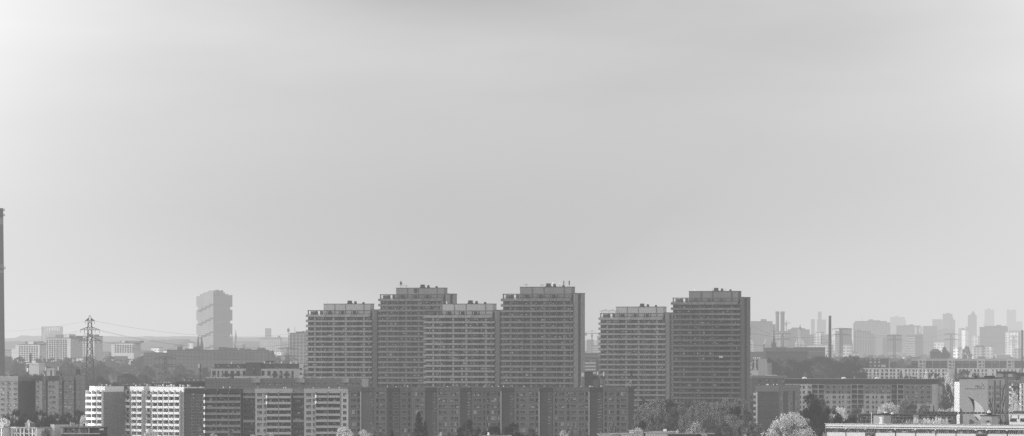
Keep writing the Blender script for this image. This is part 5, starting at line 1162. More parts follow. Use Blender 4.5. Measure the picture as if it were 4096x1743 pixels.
# small sheds at the bottom middle ------------------------------------------------------------
def shed(label, x0, x1, top, Y, yaw, wall, fu, fv, roof='rooflight', depth=9, name='shed', cat='shed', ah=.5):
    b = B(name, label, cat, fu(x0), fu(x1), fv(top), Y, yaw, depth); b.shell(wall, roof, roof, ah, .4); return b
b = shed('ribbed metal shed at the bottom edge in the middle', 1597, 1798, 1040, 2300, -20, 'corr', oU, oV); b.box('sliding_door', 'metal', 2.5, 5, -.1, -.004, -3, b.zt - 1)
b = shed('small white shed right of the ribbed metal one at the bottom edge', 1806, 1972, 1036, 2310, -25, 'white', oU, oV); b.box('door', 'slabd', 3, 4.2, -.1, -.004, -3, b.zt - 1)
b = shed('flat roofed pale pavilion with a roof hatch at the bottom edge below the dark trees', 432, 812, 950, 2330, -18, 'corr', tU, tV, depth=14); b.box('roof_hatch', 'bright', b.w * .72, b.w * .82, 3, 5, b.zt, b.zt + .9); MB().tube((b.w * .84, 3, b.zt), (b.w * .84, 3, b.zt + 1.1), .12).build('antenna', M['bright'], b.root)
b = shed('long dark low shed at the bottom edge right of the pale pavilion', 822, 1592, 985, 2300, -4, 'dark', tU, tV, 'rooflight', 12, ah=.35); b.box('door', 'slabd', 9, 11, -.1, -.004, -3, b.zt - 1)
b = shed('thin white roof line at the bottom edge under the dark tree', 2230, 2700, 1018, 2250, -8, 'dark', nU, nV, 'rooflight', 10, ah=.3); MB().cyl(b.X(nU(2374)), 1, b.zt - .05, b.zt + 1.1, .5, .3, 10).build('roof_vent', M['bright'], b.root)
b = shed('white box shaped kiosk behind the round bush at the bottom edge', 2086, 2122, 988, 2420, -30, 'white', oU, oV, 'rooflight', 4); b.box('door', 'slabd', .8, 1.6, -.1, -.004, -3, b.zt - 1)
#@@SECTION skyline
GW = 'hazy office blocks on the right skyline'
far_block('wide hazy slab directly right of the last tower block', kU, kV, 95, 440, 265, 9200, 'gm', -8, 24, steps=[(441, 492, 306)], name='high_rise')
p = None
def stack(label, u, fv, top, Y, rpx, m='concrete2'):
    p = world(u, fv(top), Y); z0 = g(Y); k = Y / F; hh = p.z - z0; r = rpx * k
    t = thing('power_station_chimney', label, 'chimney', (p.x, Y, z0)); MB().lathe(0, 0, [(r * 1.08, -2), (r, hh * .94), (r * 1.16, hh * .955), (r * 1.16, hh)], 18).build('shaft', M[m], t)
    MB().cyl(0, 0, hh - .5, hh + .1, r * 1.1, r * 1.1, 18).build('flue_rim', M['deep'], t)
    return t
stack('left of three round power station chimneys', kU(545), kV, 92, 9000, 1.72); stack('thin middle one of three power station chimneys', kU(606), kV, 96, 9030, .5); stack('right thick one of three power station chimneys', kU(641), kV, 92, 9000, 1.5)
far_block('pale low power station hall under the three chimneys', kU, kV, 450, 650, 432, 8800, 'gl', -20, 20, name='hall', cat='hall', steps=[(651, 715, 455, 'gm')])
church('dark neo-gothic church with a sharp spire in front of the power station', kU(487), kV, 330, 622, 6200, 1.25, 2.4, (2.4, 2.9, 4))
crane('faint tower crane right of the power station chimneys', kU, kV, 697, 262, 672, 775, 292, 9600)
far_block('hazy office block with bright upper floors and a sunlit bay behind the domed tower', kU, kV, 720, 1068, 405, 8600, 'gm', -10, 16, [(768, 1000, 376)], steps=[(830, 905, 404, 'gw')], name='office_block', cat='office block')
def domed(label, u, fv, Y, tt, d0, d1, d2, cb_, base, rp):
    k = Y / F; z0 = g(Y); zz_ = lambda v: H - (fv(v) - VH) * k - z0; p = world(u, fv(tt), Y); r = rp * k
    t = thing('domed_tower', label, 'domed tower', (p.x, Y, z0)); 
    prof = [(r, zz_(d1))] + [(r * math.cos(a), zz_(d1) + (zz_(d0) - zz_(d1)) * math.sin(a)) for a in [PI / 2 * i / 6 for i in range(1, 6)]]
    MB().lathe(0, 0, prof + [(r * .25, zz_(d0))], 16).build('dome', M['far'], t)
    MB().cyl(0, 0, zz_(d0), zz_(tt + 18), r * .3, r * .24, 10).lathe(0, 0, [(r * .32, zz_(tt + 18)), (.05, zz_(tt))], 10).build('lantern', M['farl'], t)
    mb = MB().cyl(0, 0, zz_(cb_), zz_(d1 + 8), r * .72, r * .72, 14).cyl(0, 0, zz_(d1 + 10), zz_(d1), r * 1.1, r * 1.1, 16).cyl(0, 0, zz_(d2), zz_(d2 - 10), r * 1.1, r * 1.1, 16); mb.build('drum', M['stone'], t)
    for i in range(10): a = 2 * PI * i / 10; MB().cyl(r * .95 * math.cos(a), r * .95 * math.sin(a), zz_(d2), zz_(d1 + 10), r * .09, r * .09, 6).build('column', M['farl'], t)
    MB().box(-r * 1.6, r * 1.6, -r * 1.6, r * 1.6, -3, zz_(cb_)).box(-r * 2.2, r * 2.2, -r * 1.9, r * 2.2, -3, zz_(base)).build('tower_base', M['gw'], t)
domed('pale colonnaded tower with a dome and lantern on the right skyline', kU(928), kV, 8000, 300, 348, 398, 520, 575, 606, 2.0)
domed('twin domed tower half hidden by the last tower block', kU(72), kV, 8050, 296, 344, 398, 520, 575, 606, 2.0)
far_block('faint slab left of the tallest pale tower, right of the dome', kU, kV, 1112, 1170, 228, 13500, 'far', -6, 20); far_block('tallest pale distant tower with a darker cap', kU, kV, 1229, 1283, 130, 13400, 'far', -6, 22, [(1229, 1283, 94)], steps=[(1214, 1228, 225)]); far_block('faint wide slab on the right of the tallest pale tower', kU, kV, 1286, 1360, 234, 13600, 'far', -6, 20)
far_block('white building with a bright windowed front between dark wings, left of the big brick chimney', kU, kV, 1165, 1276, 462, 8200, 'gw', -24, 12, [(1176, 1290, 440), (1130, 1176, 458)], steps=[(1072, 1164, 478, 'gm'), (1290, 1410, 478, 'gm')], name='office_block', cat='office block', roof='rooflight')
p = world(kU(1432), kV(165), 5200); z0 = g(5200); hh = p.z - z0; k = 5200 / F
t = thing('brick_chimney', 'big dark brick chimney standing in front of the right skyline', 'chimney', (p.x, 5200, z0)); r = 22 / 16.86 * k
mb = MB().lathe(0, 0, [(r * 1.35, -2), (r, hh)], 20); mb.build('shaft', M['chimney'], t); MB().lathe(0, 0, [(r * 1.04, hh - 2), (r * 1.04, hh + .1), (r * .7, hh + .1)], 20).build('rim', M['dark'], t)
for i in range(9): MB().cyl(0, 0, hh * (.2 + .09 * i), hh * (.2 + .09 * i) + .35, r * 1.36 - (r * .36) * (.2 + .09 * i), r * 1.36 - (r * .36) * (.2 + .09 * i), 20).build('iron_band', M['black'], t)
far_block('hazy office block with pale storeys on its left side, right of the big brick chimney', kU, kV, 1586, 1786, 382, 8300, 'gd', -8, 16, name='office_block', cat='office block', steps=[(1520, 1585, 422, 'gs')])
far_block('very wide stepped hazy slab in the middle of the right skyline', kU, kV, 1850, 2375, 262, 10000, 'gm', -8, 20, [(2060, 2205, 243)], steps=[(1825, 1849, 286), (2376, 2436, 276)])
far_block('stepped hazy block with vertical window strips in front of the very wide slab', kU, kV, 1850, 2110, 428, 8900, 'gv', -8, 16, steps=[(2111, 2150, 462), (2150, 2190, 490), (1836, 1849, 440)], name='office_block', cat='office block')
church('small hazy church spire right of the big brick chimney', kU(1797), kV, 532, 650, 7600, .8, 1.2, (1.3, 2.8, 9))
# inclined white panel
p = world(kU(318), kV(640), 7000); k = 7000 / F; t = thing('tilted_panel', 'bright tilted white panel among the low roofs right of the last tower block', 'panel', (p.x, 7000, p.z))
s_ = 1 / 16.86 * k; MB().face([(-12 * s_, 0, 0), (8 * s_, 0, 0), (44 * s_, 0, 78 * s_), (22 * s_, 0, 78 * s_)]).face([(-12 * s_, .5, 0), (22 * s_, .5, 78 * s_), (44 * s_, .5, 78 * s_), (8 * s_, .5, 0)]).build('panel_face', M['bright'], t); MB().box(-14 * s_, 10 * s_, -.3, .9, -14, -.05).build('panel_foot', M['far'], t)
far_block('dark flat roof below the church on the right, next to the last tower block', kU, kV, 325, 520, 713, 6000, 'dark', -3, 30, name='hall', cat='hall', steps=[(60, 324, 770, 'slabd')], roof='roof'); hh_ = far_block('dark hall with a thin bright roof edge right of the church foot', kU, kV, 524, 700, 706, 6030, 'deep', -3, 30, name='hall', cat='hall'); hh_.box('roof_edge', 'pale', hh_.w * .35, hh_.w * .95, -.5, -.31, hh_.zt - 5.5, hh_.zt - 4.8)
far_block('slightly lower grey hall between the church and the big brick chimney', kU, kV, 704, 820, 717, 5990, 'slabd', -3, 30, name='hall', cat='hall', roof='tile')
for q_ in range(5):
    sx_ = 360 + q_ * 92; sb = B('sawtooth_shed', ['dark gabled shed under the church, leftmost of its row', 'dark gabled shed under the church, second of its row', 'dark gabled shed in the middle of the row under the halls', 'dark gabled shed fourth of the row under the halls', 'dark gabled shed at the right end of the row under the halls'][q_], 'shed', kU(sx_), kU(sx_ + 84), kV(762 + 4 * (q_ % 2)), 5500, -12, 18)
    sb.box('wall', 'slabd' if q_ % 2 else 'slab', 0, sb.w, 0, 18, -8, sb.zt - 3); MB().gable(-.3, sb.w + .3, -.4, 18.4, sb.zt - 2.99, sb.zt, 2).build('roof', M['tile'], sb.root)
hk_ = far_block('long dark flat roofed hall left of the big brick chimney foot', kU, kV, 824, 1352, 708, 5900, 'dark', -3, 30, name='hall', cat='hall')
for q_, (a_, c_, m_) in enumerate(((3.2, 4.4, 'slab'), (6.4, 8.2, 'slabd'), (9.2, 10.2, 'slab'))): hk_.box('window_band', m_, hk_.w * (.04 + .03 * q_), hk_.w * (.96 - .12 * q_), -.4, -.01, hk_.zt - c_, hk_.zt - a_); hh_.box('window_band', m_, hh_.w * .02, hh_.w * (.9 - .1 * q_), -.3, -.01, hh_.zt - c_ - 3, hh_.zt - a_ - 3)
far_block('grey market hall with a lighter roof edge in the dark middle distance', kU, kV, 350, 1050, 778, 5000, 'slabd', -5, 24, name='hall', cat='hall', steps=[(820, 1049, 822, 'dark')])
far_block('bright thin roof strip of a low hall left of the big brick chimney', kU, kV, 1035, 1408, 664, 6900, 'gw', -20, 20, name='hall', cat='hall', roof='rooflight')
far_block('bright low roof right of the big brick chimney foot', kU, kV, 1648, 1756, 664, 7000, 'gw', -20, 14, name='hall', cat='hall', roof='rooflight')
b = B('apartment_building', 'pale house with six large dark windows just right of the last tower block', 'apartment building', kU(118), kU(222), kV(882), 4200, -18, 24); b.shell('light', ah=.7, over=.1); b.wins(b.xs([(124, 154, 1), (188, 220, 1)], kU), [b.Z(kV(928)), b.Z(kV(988)), b.Z(kV(1048))], 2.3, fm='framed'); b.finish()
for zx in (130, 160, 195, 226): MB().box(b.X(kU(zx)) - .3, b.X(kU(zx)) + .3, 3, 3.6, b.zt - .1, b.zt + .7).build('roof_vent', M['bright'], b.root)
far_block('small grey building beside the pale house with six windows', kU, kV, 322, 392, 962, 4300, 'gm', -15, 12, name='house', cat='house'); far_block('dark balcony wing behind the last tower block, at its right edge', kU, kV, 52, 112, 945, 4400, 'gs', -10, 12, name='apartment_block', cat='apartment block')
b = far_block('low dark block with bright roof edges left of the black-roofed block', tU, tV, 2205, 2300, 66, 3900, 'gd', -4, 14, name='apartment_block', cat='apartment block'); 
b = B('apartment_block', 'dark flat roofed block with pale roof edges behind the blank gable slab', 'apartment block', 752, rU(545), rV(146), 3700, -6, 14); b.shell('slabd', 'roof', 'slab', 1.6, .2); b.box('roof_hut', 'slab', b.X(rU(235)), b.X(rU(408)), 3, 9, b.zt - .1, b.Z(rV(138))); b.box('roof_edge', 'bright', b.X(rU(235)), b.X(rU(408)), 2.8, 2.99, b.Z(rV(148)), b.Z(rV(138))); b.wins([(4 + 5 * i, 6 + 5 * i, 2) for i in range(6)], [b.zt - 3.4, b.zt - 6.2], 1.4, fm='framed'); b.finish()
# skyline 2
far_block('faint twin-bulk slab high in the haze above the right skyline', jU, jV, 160, 385, 255, 15500, 'far', -6, 24, steps=[(385, 400, 300)])
T3_ = far_block('long dark hazy slab with end bays painted sunlit white on the right skyline', jU, jV, 258, 640, 392, 9700, 'gm', -4, 16, steps=[(640, 672, 408, 'gw'), (673, 895, 390, 'gm')])
for a, c, bt in ((228, 257, 560), (543, 575, 520), (612, 636, 500)): T3_.box('painted_sunlit_bay', 'farw', T3_.X(jU(a)), T3_.X(jU(c)), -1.2, -.01, T3_.Z(jV(bt)), T3_.Z(jV(410)))  # sunlit end faces of the slab, their brightness painted as white boxes
for a in (300, 620): T3_.box('roof_hut', 'farw', T3_.X(jU(a - 12)), T3_.X(jU(a + 10)), 4, 9, T3_.zt + .8, T3_.Z(jV(384)))
far_block('pale stepped high-rise base left of the dark setback tower', jU, jV, 820, 975, 292, 12600, 'far', -6, 20); far_block('hazy setback tower with a crowned top on the right skyline', jU, jV, 982, 1116, 208, 12000, 'gd', -10, 24, [(1030, 1085, 188)], steps=[(1117, 1130, 250), (1131, 1160, 292)])
pt = far_block('pointed hazy tower narrowing to a small crown on the right skyline', jU, jV, 1375, 1505, 232, 12000, 'gv', -8, 24, [(1400, 1490, 210), (1428, 1478, 185), (1440, 1466, 160)], steps=[(1340, 1374, 400, 'gm')])
far_block('faint tall slab, left one of the two palest towers at the right', jU, jV, 1638, 1788, 138, 15500, 'far', -5, 26, steps=[(1622, 1637, 340, 'far')]); far_block('faint tall slab with a notched top, right one of the two palest towers', jU, jV, 1984, 2130, 150, 15500, 'far', -5, 26, [(2066, 2130, 134)], steps=[(2131, 2230, 320, 'far')])
far_block('broad dark hazy slab with a stepped roof toward the right edge', jU, jV, 1560, 2003, 415, 9200, 'gd', -4, 18, [(1640, 1985, 388)])
far_block('white hospital-like building with rows of windows at the right skyline edge', jU, jV, 1962, 2166, 490, 8600, 'gw', -22, 14, [(2010, 2166, 464)], steps=[(2167, 2262, 462, 'gm')], name='office_block', cat='office block', roof='rooflight')
far_block('white flat slab end left of the pointed hazy tower', jU, jV, 1280, 1336, 456, 9800, 'farw', -35, 10, steps=[(1225, 1279, 424, 'gm')]); far_block('hazy dark base block left of the pointed tower', jU, jV, 900, 1165, 455, 10500, 'gm', -8, 16, steps=[(896, 915, 480)])
far_block('striped pale office block low on the right skyline', jU, jV, 412, 552, 542, 8200, 'gs', -12, 14, name='office_block', cat='office block', steps=[(553, 652, 524, 'gd')]); far_block('low hazy building with white left end, right of the small church spire', jU, jV, 110, 338, 542, 8400, 'gd', -6, 14, name='office_block', cat='office block', steps=[(40, 109, 572, 'gm'), (339, 405, 540, 'farl')])
far_block('long low pale roof below the broad dark slab', jU, jV, 1440, 1532, 552, 9000, 'gw', -20, 12, name='hall', cat='hall', roof='rooflight'); far_block('grey low building with pale roof strip beside the setback tower foot', jU, jV, 676, 790, 572, 8800, 'gm', -15, 14, name='building', cat='building', roof='rooflight')
p = world(jU(2225), jV(455), 4600); t = thing('slim_chimney', 'slim dark chimney pole near the right picture edge', 'chimney', (p.x, 4600, g(4600))); MB().lathe(0, 0, [(.62, -1), (.5, p.z - g(4600))], 10).build('shaft', M['chimney'], t); MB().cyl(0, 0, p.z - g(4600) - 1, p.z - g(4600) + .05, .62, .62, 10).build('rim', M['dark'], t)
# villa with hipped roof and domed turret
k = 5600 / F; z0 = g(5600); p = world(jU(900), jV(800), 5600); q = lambda a: (a - 900) / 15.66 * k; zq = lambda v: H - (jV(v) - VH) * k - z0
t = thing('villa', 'dark old building with a hipped roof and domed turret above the trees', 'villa', (p.x, 5600, z0))
MB().box(q(795), q(960), 0, 14, -3, zq(800)).build('wall', M['fard'], t); MB().gable(q(785), q(968), -1, 15, zq(800), zq(748), q(845) - q(785)).build('roof', M['fard'], t)
MB().lathe(q(1015), 5, [(q(1050) - q(1015), -3), (q(1050) - q(1015), zq(770)), (q(1044) - q(1015), zq(740)), (q(1030) - q(1015), zq(722)), (.3, zq(712))], 12).build('turret', M['fard'], t); MB().gable(q(960), q(1110), 2, 14, zq(830), zq(775), 6).box(q(962), q(1100), 3, 13, -3, zq(830)).build('wing', M['fard'], t)
h = far_block('bright white house with a dark window grid below the right skyline', jU, jV, 1148, 1222, 730, 6600, 'gw', -35, 9, name='house', cat='house', roof='rooflight'); h2 = far_block('white low annex beside the bright white house', jU, jV, 1224, 1280, 762, 6600, 'farw', -35, 8, name='house', cat='house', roof='rooflight')
far_block('row of small sunlit house fronts at the right below the broad slab', jU, jV, 1470, 1600, 720, 6900, 'gl', -20, 9, [(1490, 1590, 692)], name='house', cat='house'); far_block('pale house with white framed windows right of the sunlit house row', jU, jV, 1616, 1742, 712, 6900, 'gw', -20, 9, name='house', cat='house')
far_block('pale low roofs in front of the setback tower', jU, jV, 845, 995, 655, 7800, 'gw', -22, 9, name='house', cat='house', roof='rooflight'); far_block('small pale house under the slim chimney at the right', jU, jV, 2110, 2165, 745, 6500, 'gl', -25, 9, name='house', cat='house', roof='rooflight')
GP = 'lattice pylons on the skyline'
hpylon('lattice pylon before the office block right of the big brick chimney', kU(1622), kU, kV, 384, 6000, [(390, 9, 1.2), (487, 8.5, 1.2)], base=1.4)
hpylon('lattice pylon between the dark church and the domed tower', kU(630), kU, kV, 456, 6100, [(468, 8, 1.2), (562, 8, 1.2)], base=1.2)
hpylon('lattice pylon under the long dark slab with sunlit white end bays', jU(225), jU, jV, 522, 6400, [(538, 6.8, 1.2), (606, 6.8, 1.0)], base=1.1); hpylon('lattice pylon left of the pointed hazy tower', jU(1116), jU, jV, 508, 6500, [(522, 7, 1.2), (604, 7, 1.0)], base=1.1); hpylon('faint lattice pylon in front of the white windowed building at the right edge', jU(2095), jU, jV, 545, 7600, [(556, 4.5, .8), (630, 4.5, .8)], base=.9)
hpylon('short pylon head poking above the black-roofed block', rU(770), rU, rV, 10, 3800, [(30, 2.3, .8), (62, 2.3, .8)], half=1.6, base=3.2, r=.13)
GL2 = 'thin power cable strung across the hazy right half of the skyline'
for (u0, v0, y0, u1, v1, y1, s_) in ((kU(60), kV(455), 4300, kU(1495), kV(487), 6000, 3), (kU(60), kV(650), 4300, kU(1500), kV(590), 6000, 3), (kU(60), kV(300), 4300, kU(630), kV(468), 6100, 3), (kU(750), kV(562), 6100, kU(1495), kV(487), 6000, 3), (kU(1745), kV(487), 6000, jU(130), jV(538), 6400, 3), (kU(1800), kV(390), 6000, jU(335), jV(538), 6400, 3), (jU(335), jV(538), 6400, jU(1010), jV(522), 6500, 3), (jU(335), jV(606), 6400, jU(1010), jV(604), 6500, 3), (jU(1220), jV(522), 6500, 1040, 336, 7600, 3), (jU(1220), jV(604), 6500, 1040, 341, 7600, 3), (rU(800), rV(80), 3800, rU(2300), rV(185), 5200, 3)):
    cb_(GL2, u0, v0, y0, u1, v1, y1, s_, .09)
#@@SECTION trees
# ------------------------------------------------------------------ trees placed where the photograph shows them
def TT(label, fu, fv, x, top, wz, Y, kind='round', leaf='dark', cat='tree', s=None, dz=0):
    sc_ = fu(1) - fu(0); return tree(label, fu(x), fv(top), wz * sc_, Y, kind, leaf, cat=cat, dz=dz)
TT('pale sunlit bush crown at the left picture edge above the white house', lU, lV, 70, 822, 230, 2420, 'round', 'light'); TT('pale bush crown behind the roof hut of the white house', lU, lV, 440, 848, 200, 2430, 'round', 'light')
TT('bright tall shrub tight against the left end of the white balcony block', lU, lV, 1245, 775, 150, 2600, 'round', 'bright'); TT('small pale bush left of the bright tall shrub, lower left', lU, lV, 1090, 858, 150, 2560, 'spread', 'light'); TT('bare grey bush between the white house and the stairwell tower', lU, lV, 690, 935, 190, 2325, 'spread', 'grey', 'shrub')
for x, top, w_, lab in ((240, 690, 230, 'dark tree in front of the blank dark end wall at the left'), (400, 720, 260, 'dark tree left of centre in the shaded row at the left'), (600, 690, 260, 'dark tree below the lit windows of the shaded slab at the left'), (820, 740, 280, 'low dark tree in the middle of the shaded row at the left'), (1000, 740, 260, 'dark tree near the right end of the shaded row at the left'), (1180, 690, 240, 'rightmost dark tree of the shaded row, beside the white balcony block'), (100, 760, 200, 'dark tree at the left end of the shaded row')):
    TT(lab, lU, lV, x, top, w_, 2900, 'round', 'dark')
for x, top, w_, lab in ((320, 800, 260, 'dark low tree second row, under the blank end wall at the left'), (720, 800, 300, 'dark low tree second row, left of the stairwell tower'), (980, 820, 280, 'dark low tree second row, right of the stairwell tower')): TT(lab, lU, lV, x, top, w_, 2700, 'spread', 'dark')
TT('grey leafy bush in front of the white balcony block', wU, wV, 1240, 958, 330, 2500, 'spread', 'light'); TT('low grey bush at the foot of the smooth end wall of the white block', wU, wV, 800, 1055, 330, 2500, 'round', 'grey', 'shrub')
TT('bare twiggy tree in front of the dark balcony bays', mU, mV, 490, 925, 170, 2550, 'poplar', 'grey'); TT('pale bush at the foot of the dark balcony bays', mU, mV, 215, 985, 200, 2450, 'round', 'light', 'shrub'); TT('pale bush left of the bright window bay at the bottom', mU, mV, 830, 1005, 160, 2450, 'round', 'light', 'shrub'); TT('light bush at the bottom below the paired balcony bays', mU, mV, 1120, 990, 150, 2450, 'round', 'light', 'shrub'); TT('low bush at the bottom between the balcony bays', mU, mV, 1580, 1010, 180, 2450, 'spread', 'grey', 'shrub')
TT('bright white-leaved tree at the right end of the balcony bays', mU, mV, 2290, 868, 320, 2520, 'spread', 'bright'); TT('small bright bush at the bottom right of the balcony bays', nU, nV, 20, 965, 110, 2440, 'round', 'bright', 'shrub')
TT('bright bush below the first stair strip', nU, nV, 240, 928, 290, 2440, 'round', 'bright'); TT('grey round tree behind the bright bush below the first stair strip', nU, nV, 470, 843, 330, 2520, 'spread', 'grey')
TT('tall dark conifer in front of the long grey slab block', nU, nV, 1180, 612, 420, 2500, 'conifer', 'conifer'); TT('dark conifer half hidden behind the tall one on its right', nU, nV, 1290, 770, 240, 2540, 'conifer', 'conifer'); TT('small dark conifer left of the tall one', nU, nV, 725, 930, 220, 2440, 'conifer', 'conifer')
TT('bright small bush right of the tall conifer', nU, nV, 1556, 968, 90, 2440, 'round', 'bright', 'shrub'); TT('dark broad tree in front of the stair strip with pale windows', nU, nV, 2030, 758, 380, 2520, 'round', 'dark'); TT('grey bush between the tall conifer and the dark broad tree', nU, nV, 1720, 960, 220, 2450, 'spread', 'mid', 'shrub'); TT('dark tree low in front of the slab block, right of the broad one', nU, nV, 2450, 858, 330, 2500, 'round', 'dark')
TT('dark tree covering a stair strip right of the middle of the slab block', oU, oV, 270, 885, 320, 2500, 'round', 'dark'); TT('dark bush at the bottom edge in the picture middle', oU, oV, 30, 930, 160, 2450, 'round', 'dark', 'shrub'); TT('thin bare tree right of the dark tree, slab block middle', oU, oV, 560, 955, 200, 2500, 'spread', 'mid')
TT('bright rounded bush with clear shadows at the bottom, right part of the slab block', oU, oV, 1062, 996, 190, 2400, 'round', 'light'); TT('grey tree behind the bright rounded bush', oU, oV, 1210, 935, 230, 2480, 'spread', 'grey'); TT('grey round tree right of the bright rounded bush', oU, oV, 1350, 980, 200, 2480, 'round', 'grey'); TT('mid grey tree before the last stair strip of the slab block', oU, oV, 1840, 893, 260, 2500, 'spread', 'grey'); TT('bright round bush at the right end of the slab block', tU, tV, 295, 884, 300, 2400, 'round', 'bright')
# wood below the right towers
WG = [('grey tree filling the wood behind the lit leaning tree', 720, 440, 280, 2660, 'spread', 'grey'), ('mid grey tree in the wood centre under the broad pale edged one', 920, 520, 260, 2580, 'spread', 'mid'), ('grey tree low in front of the shadowed wood centre', 1100, 680, 260, 2500, 'round', 'grey'), ('grey tree in the wood right, before the broad dark tree', 1900, 640, 280, 2560, 'spread', 'grey'), ('grey tree between the two wood edges, far right low', 2180, 560, 260, 2600, 'spread', 'mid'), ('light crowned tree beside the right end of the slab block', 430, 445, 330, 2600, 'spread', 'grey'), ('dark tree against the right end of the slab block', 340, 560, 280, 2560, 'round', 'grey'), ('dark tree high behind, under the fifth tower', 640, 385, 420, 2800, 'round', 'grey'), ('dark tree top left under the fifth tower', 420, 390, 300, 2900, 'round', 'dark'), ('large shadowed tree in the middle of the wood', 860, 395, 460, 2750, 'round', 'dark'), ('broad tree with pale top edge in the wood centre', 1030, 485, 330, 2620, 'spread', 'grey'), ('lit leaning tree low in the wood left', 560, 580, 300, 2520, 'spread', 'grey'),
      ('tall birch-like tree with pale speckled leaves', 1300, 408, 300, 2560, 'round', 'grey'), ('second pale speckled tree right of the birch-like one', 1440, 425, 320, 2580, 'round', 'grey'), ('grey speckled tree right of the two pale ones', 1630, 440, 320, 2600, 'spread', 'grey'), ('tall tree reaching highest in front of the rightmost tower', 1790, 345, 260, 2700, 'spread', 'grey'), ('broad dark tree with grey top left of the gable slab', 2070, 395, 420, 2720, 'round', 'grey'), ('dark tree against the gable slab balconies', 1980, 520, 380, 2650, 'round', 'dark'), ('dark tree between the birch and the broad dark tree', 1180, 400, 330, 2800, 'round', 'mid'), ('low grey tree in front of the gable slab', 2290, 752, 340, 2480, 'spread', 'grey'), ('low mid grey tree left of the gable slab foot', 2060, 760, 330, 2480, 'round', 'grey'),
      ('dark low tree in the wood at the slab block corner', 380, 770, 260, 2480, 'round', 'dark'), ('low spreading tree with lit left edge in the wood centre', 830, 790, 380, 2480, 'spread', 'mid'), ('pale lower leaves in front of the birch-like tree', 1320, 760, 260, 2460, 'spread', 'light'), ('dark bush under the lit leaning tree', 640, 700, 330, 2540, 'round', 'dark'), ('dark bush below the big shadowed tree', 960, 620, 300, 2600, 'round', 'dark'), ('grey bush right of the pale lower leaves', 1560, 780, 300, 2460, 'round', 'mid'), ('dark bush in the lower right of the wood', 1800, 800, 330, 2480, 'round', 'mid'), ('bright small bush on the dark shed roof line, left', 985, 925, 90, 2330, 'round', 'bright'), ('bright small bush on the dark shed roof line, right', 1135, 915, 80, 2330, 'round', 'light'), ('small bright bush at the bottom edge right of the dark shed', 1450, 980, 160, 2260, 'round', 'light'), ('dark round bush at the bottom edge below the wood', 1345, 990, 130, 2250, 'round', 'dark'), ('bright bush at the bottom right of the wood', 2150, 1005, 150, 2300, 'round', 'light')]
for lab, x, top, w_, Y, kd, lf in WG: TT(lab, tU, tV, x, top, w_, Y, kd, lf)
# lower right
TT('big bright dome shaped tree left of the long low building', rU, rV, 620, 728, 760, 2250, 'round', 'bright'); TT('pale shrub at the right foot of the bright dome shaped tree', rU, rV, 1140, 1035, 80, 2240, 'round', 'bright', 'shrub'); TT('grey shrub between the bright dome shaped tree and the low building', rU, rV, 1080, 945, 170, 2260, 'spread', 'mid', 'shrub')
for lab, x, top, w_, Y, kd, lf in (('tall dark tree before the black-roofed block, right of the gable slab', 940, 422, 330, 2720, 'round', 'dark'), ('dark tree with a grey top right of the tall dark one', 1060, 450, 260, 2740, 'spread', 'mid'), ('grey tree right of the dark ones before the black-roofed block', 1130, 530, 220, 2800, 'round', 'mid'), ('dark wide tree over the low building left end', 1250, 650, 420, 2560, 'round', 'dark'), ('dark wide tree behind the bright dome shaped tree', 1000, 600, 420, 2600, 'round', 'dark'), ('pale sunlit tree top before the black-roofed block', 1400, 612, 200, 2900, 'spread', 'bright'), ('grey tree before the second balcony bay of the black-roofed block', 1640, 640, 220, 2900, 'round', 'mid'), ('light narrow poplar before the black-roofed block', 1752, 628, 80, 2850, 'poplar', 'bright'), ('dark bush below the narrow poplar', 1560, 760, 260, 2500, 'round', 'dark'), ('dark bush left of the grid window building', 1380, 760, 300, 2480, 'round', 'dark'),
        ('large pale feathery tree before the middle of the black-roofed block', 2150, 548, 340, 2950, 'spread', 'bright'), ('pale tree left part of the feathery group', 2040, 600, 200, 2940, 'spread', 'bright'), ('grey tree right part of the feathery group', 2300, 560, 260, 2960, 'round', 'grey')): TT(lab, rU, rV, x, top, w_, Y, kd, lf)
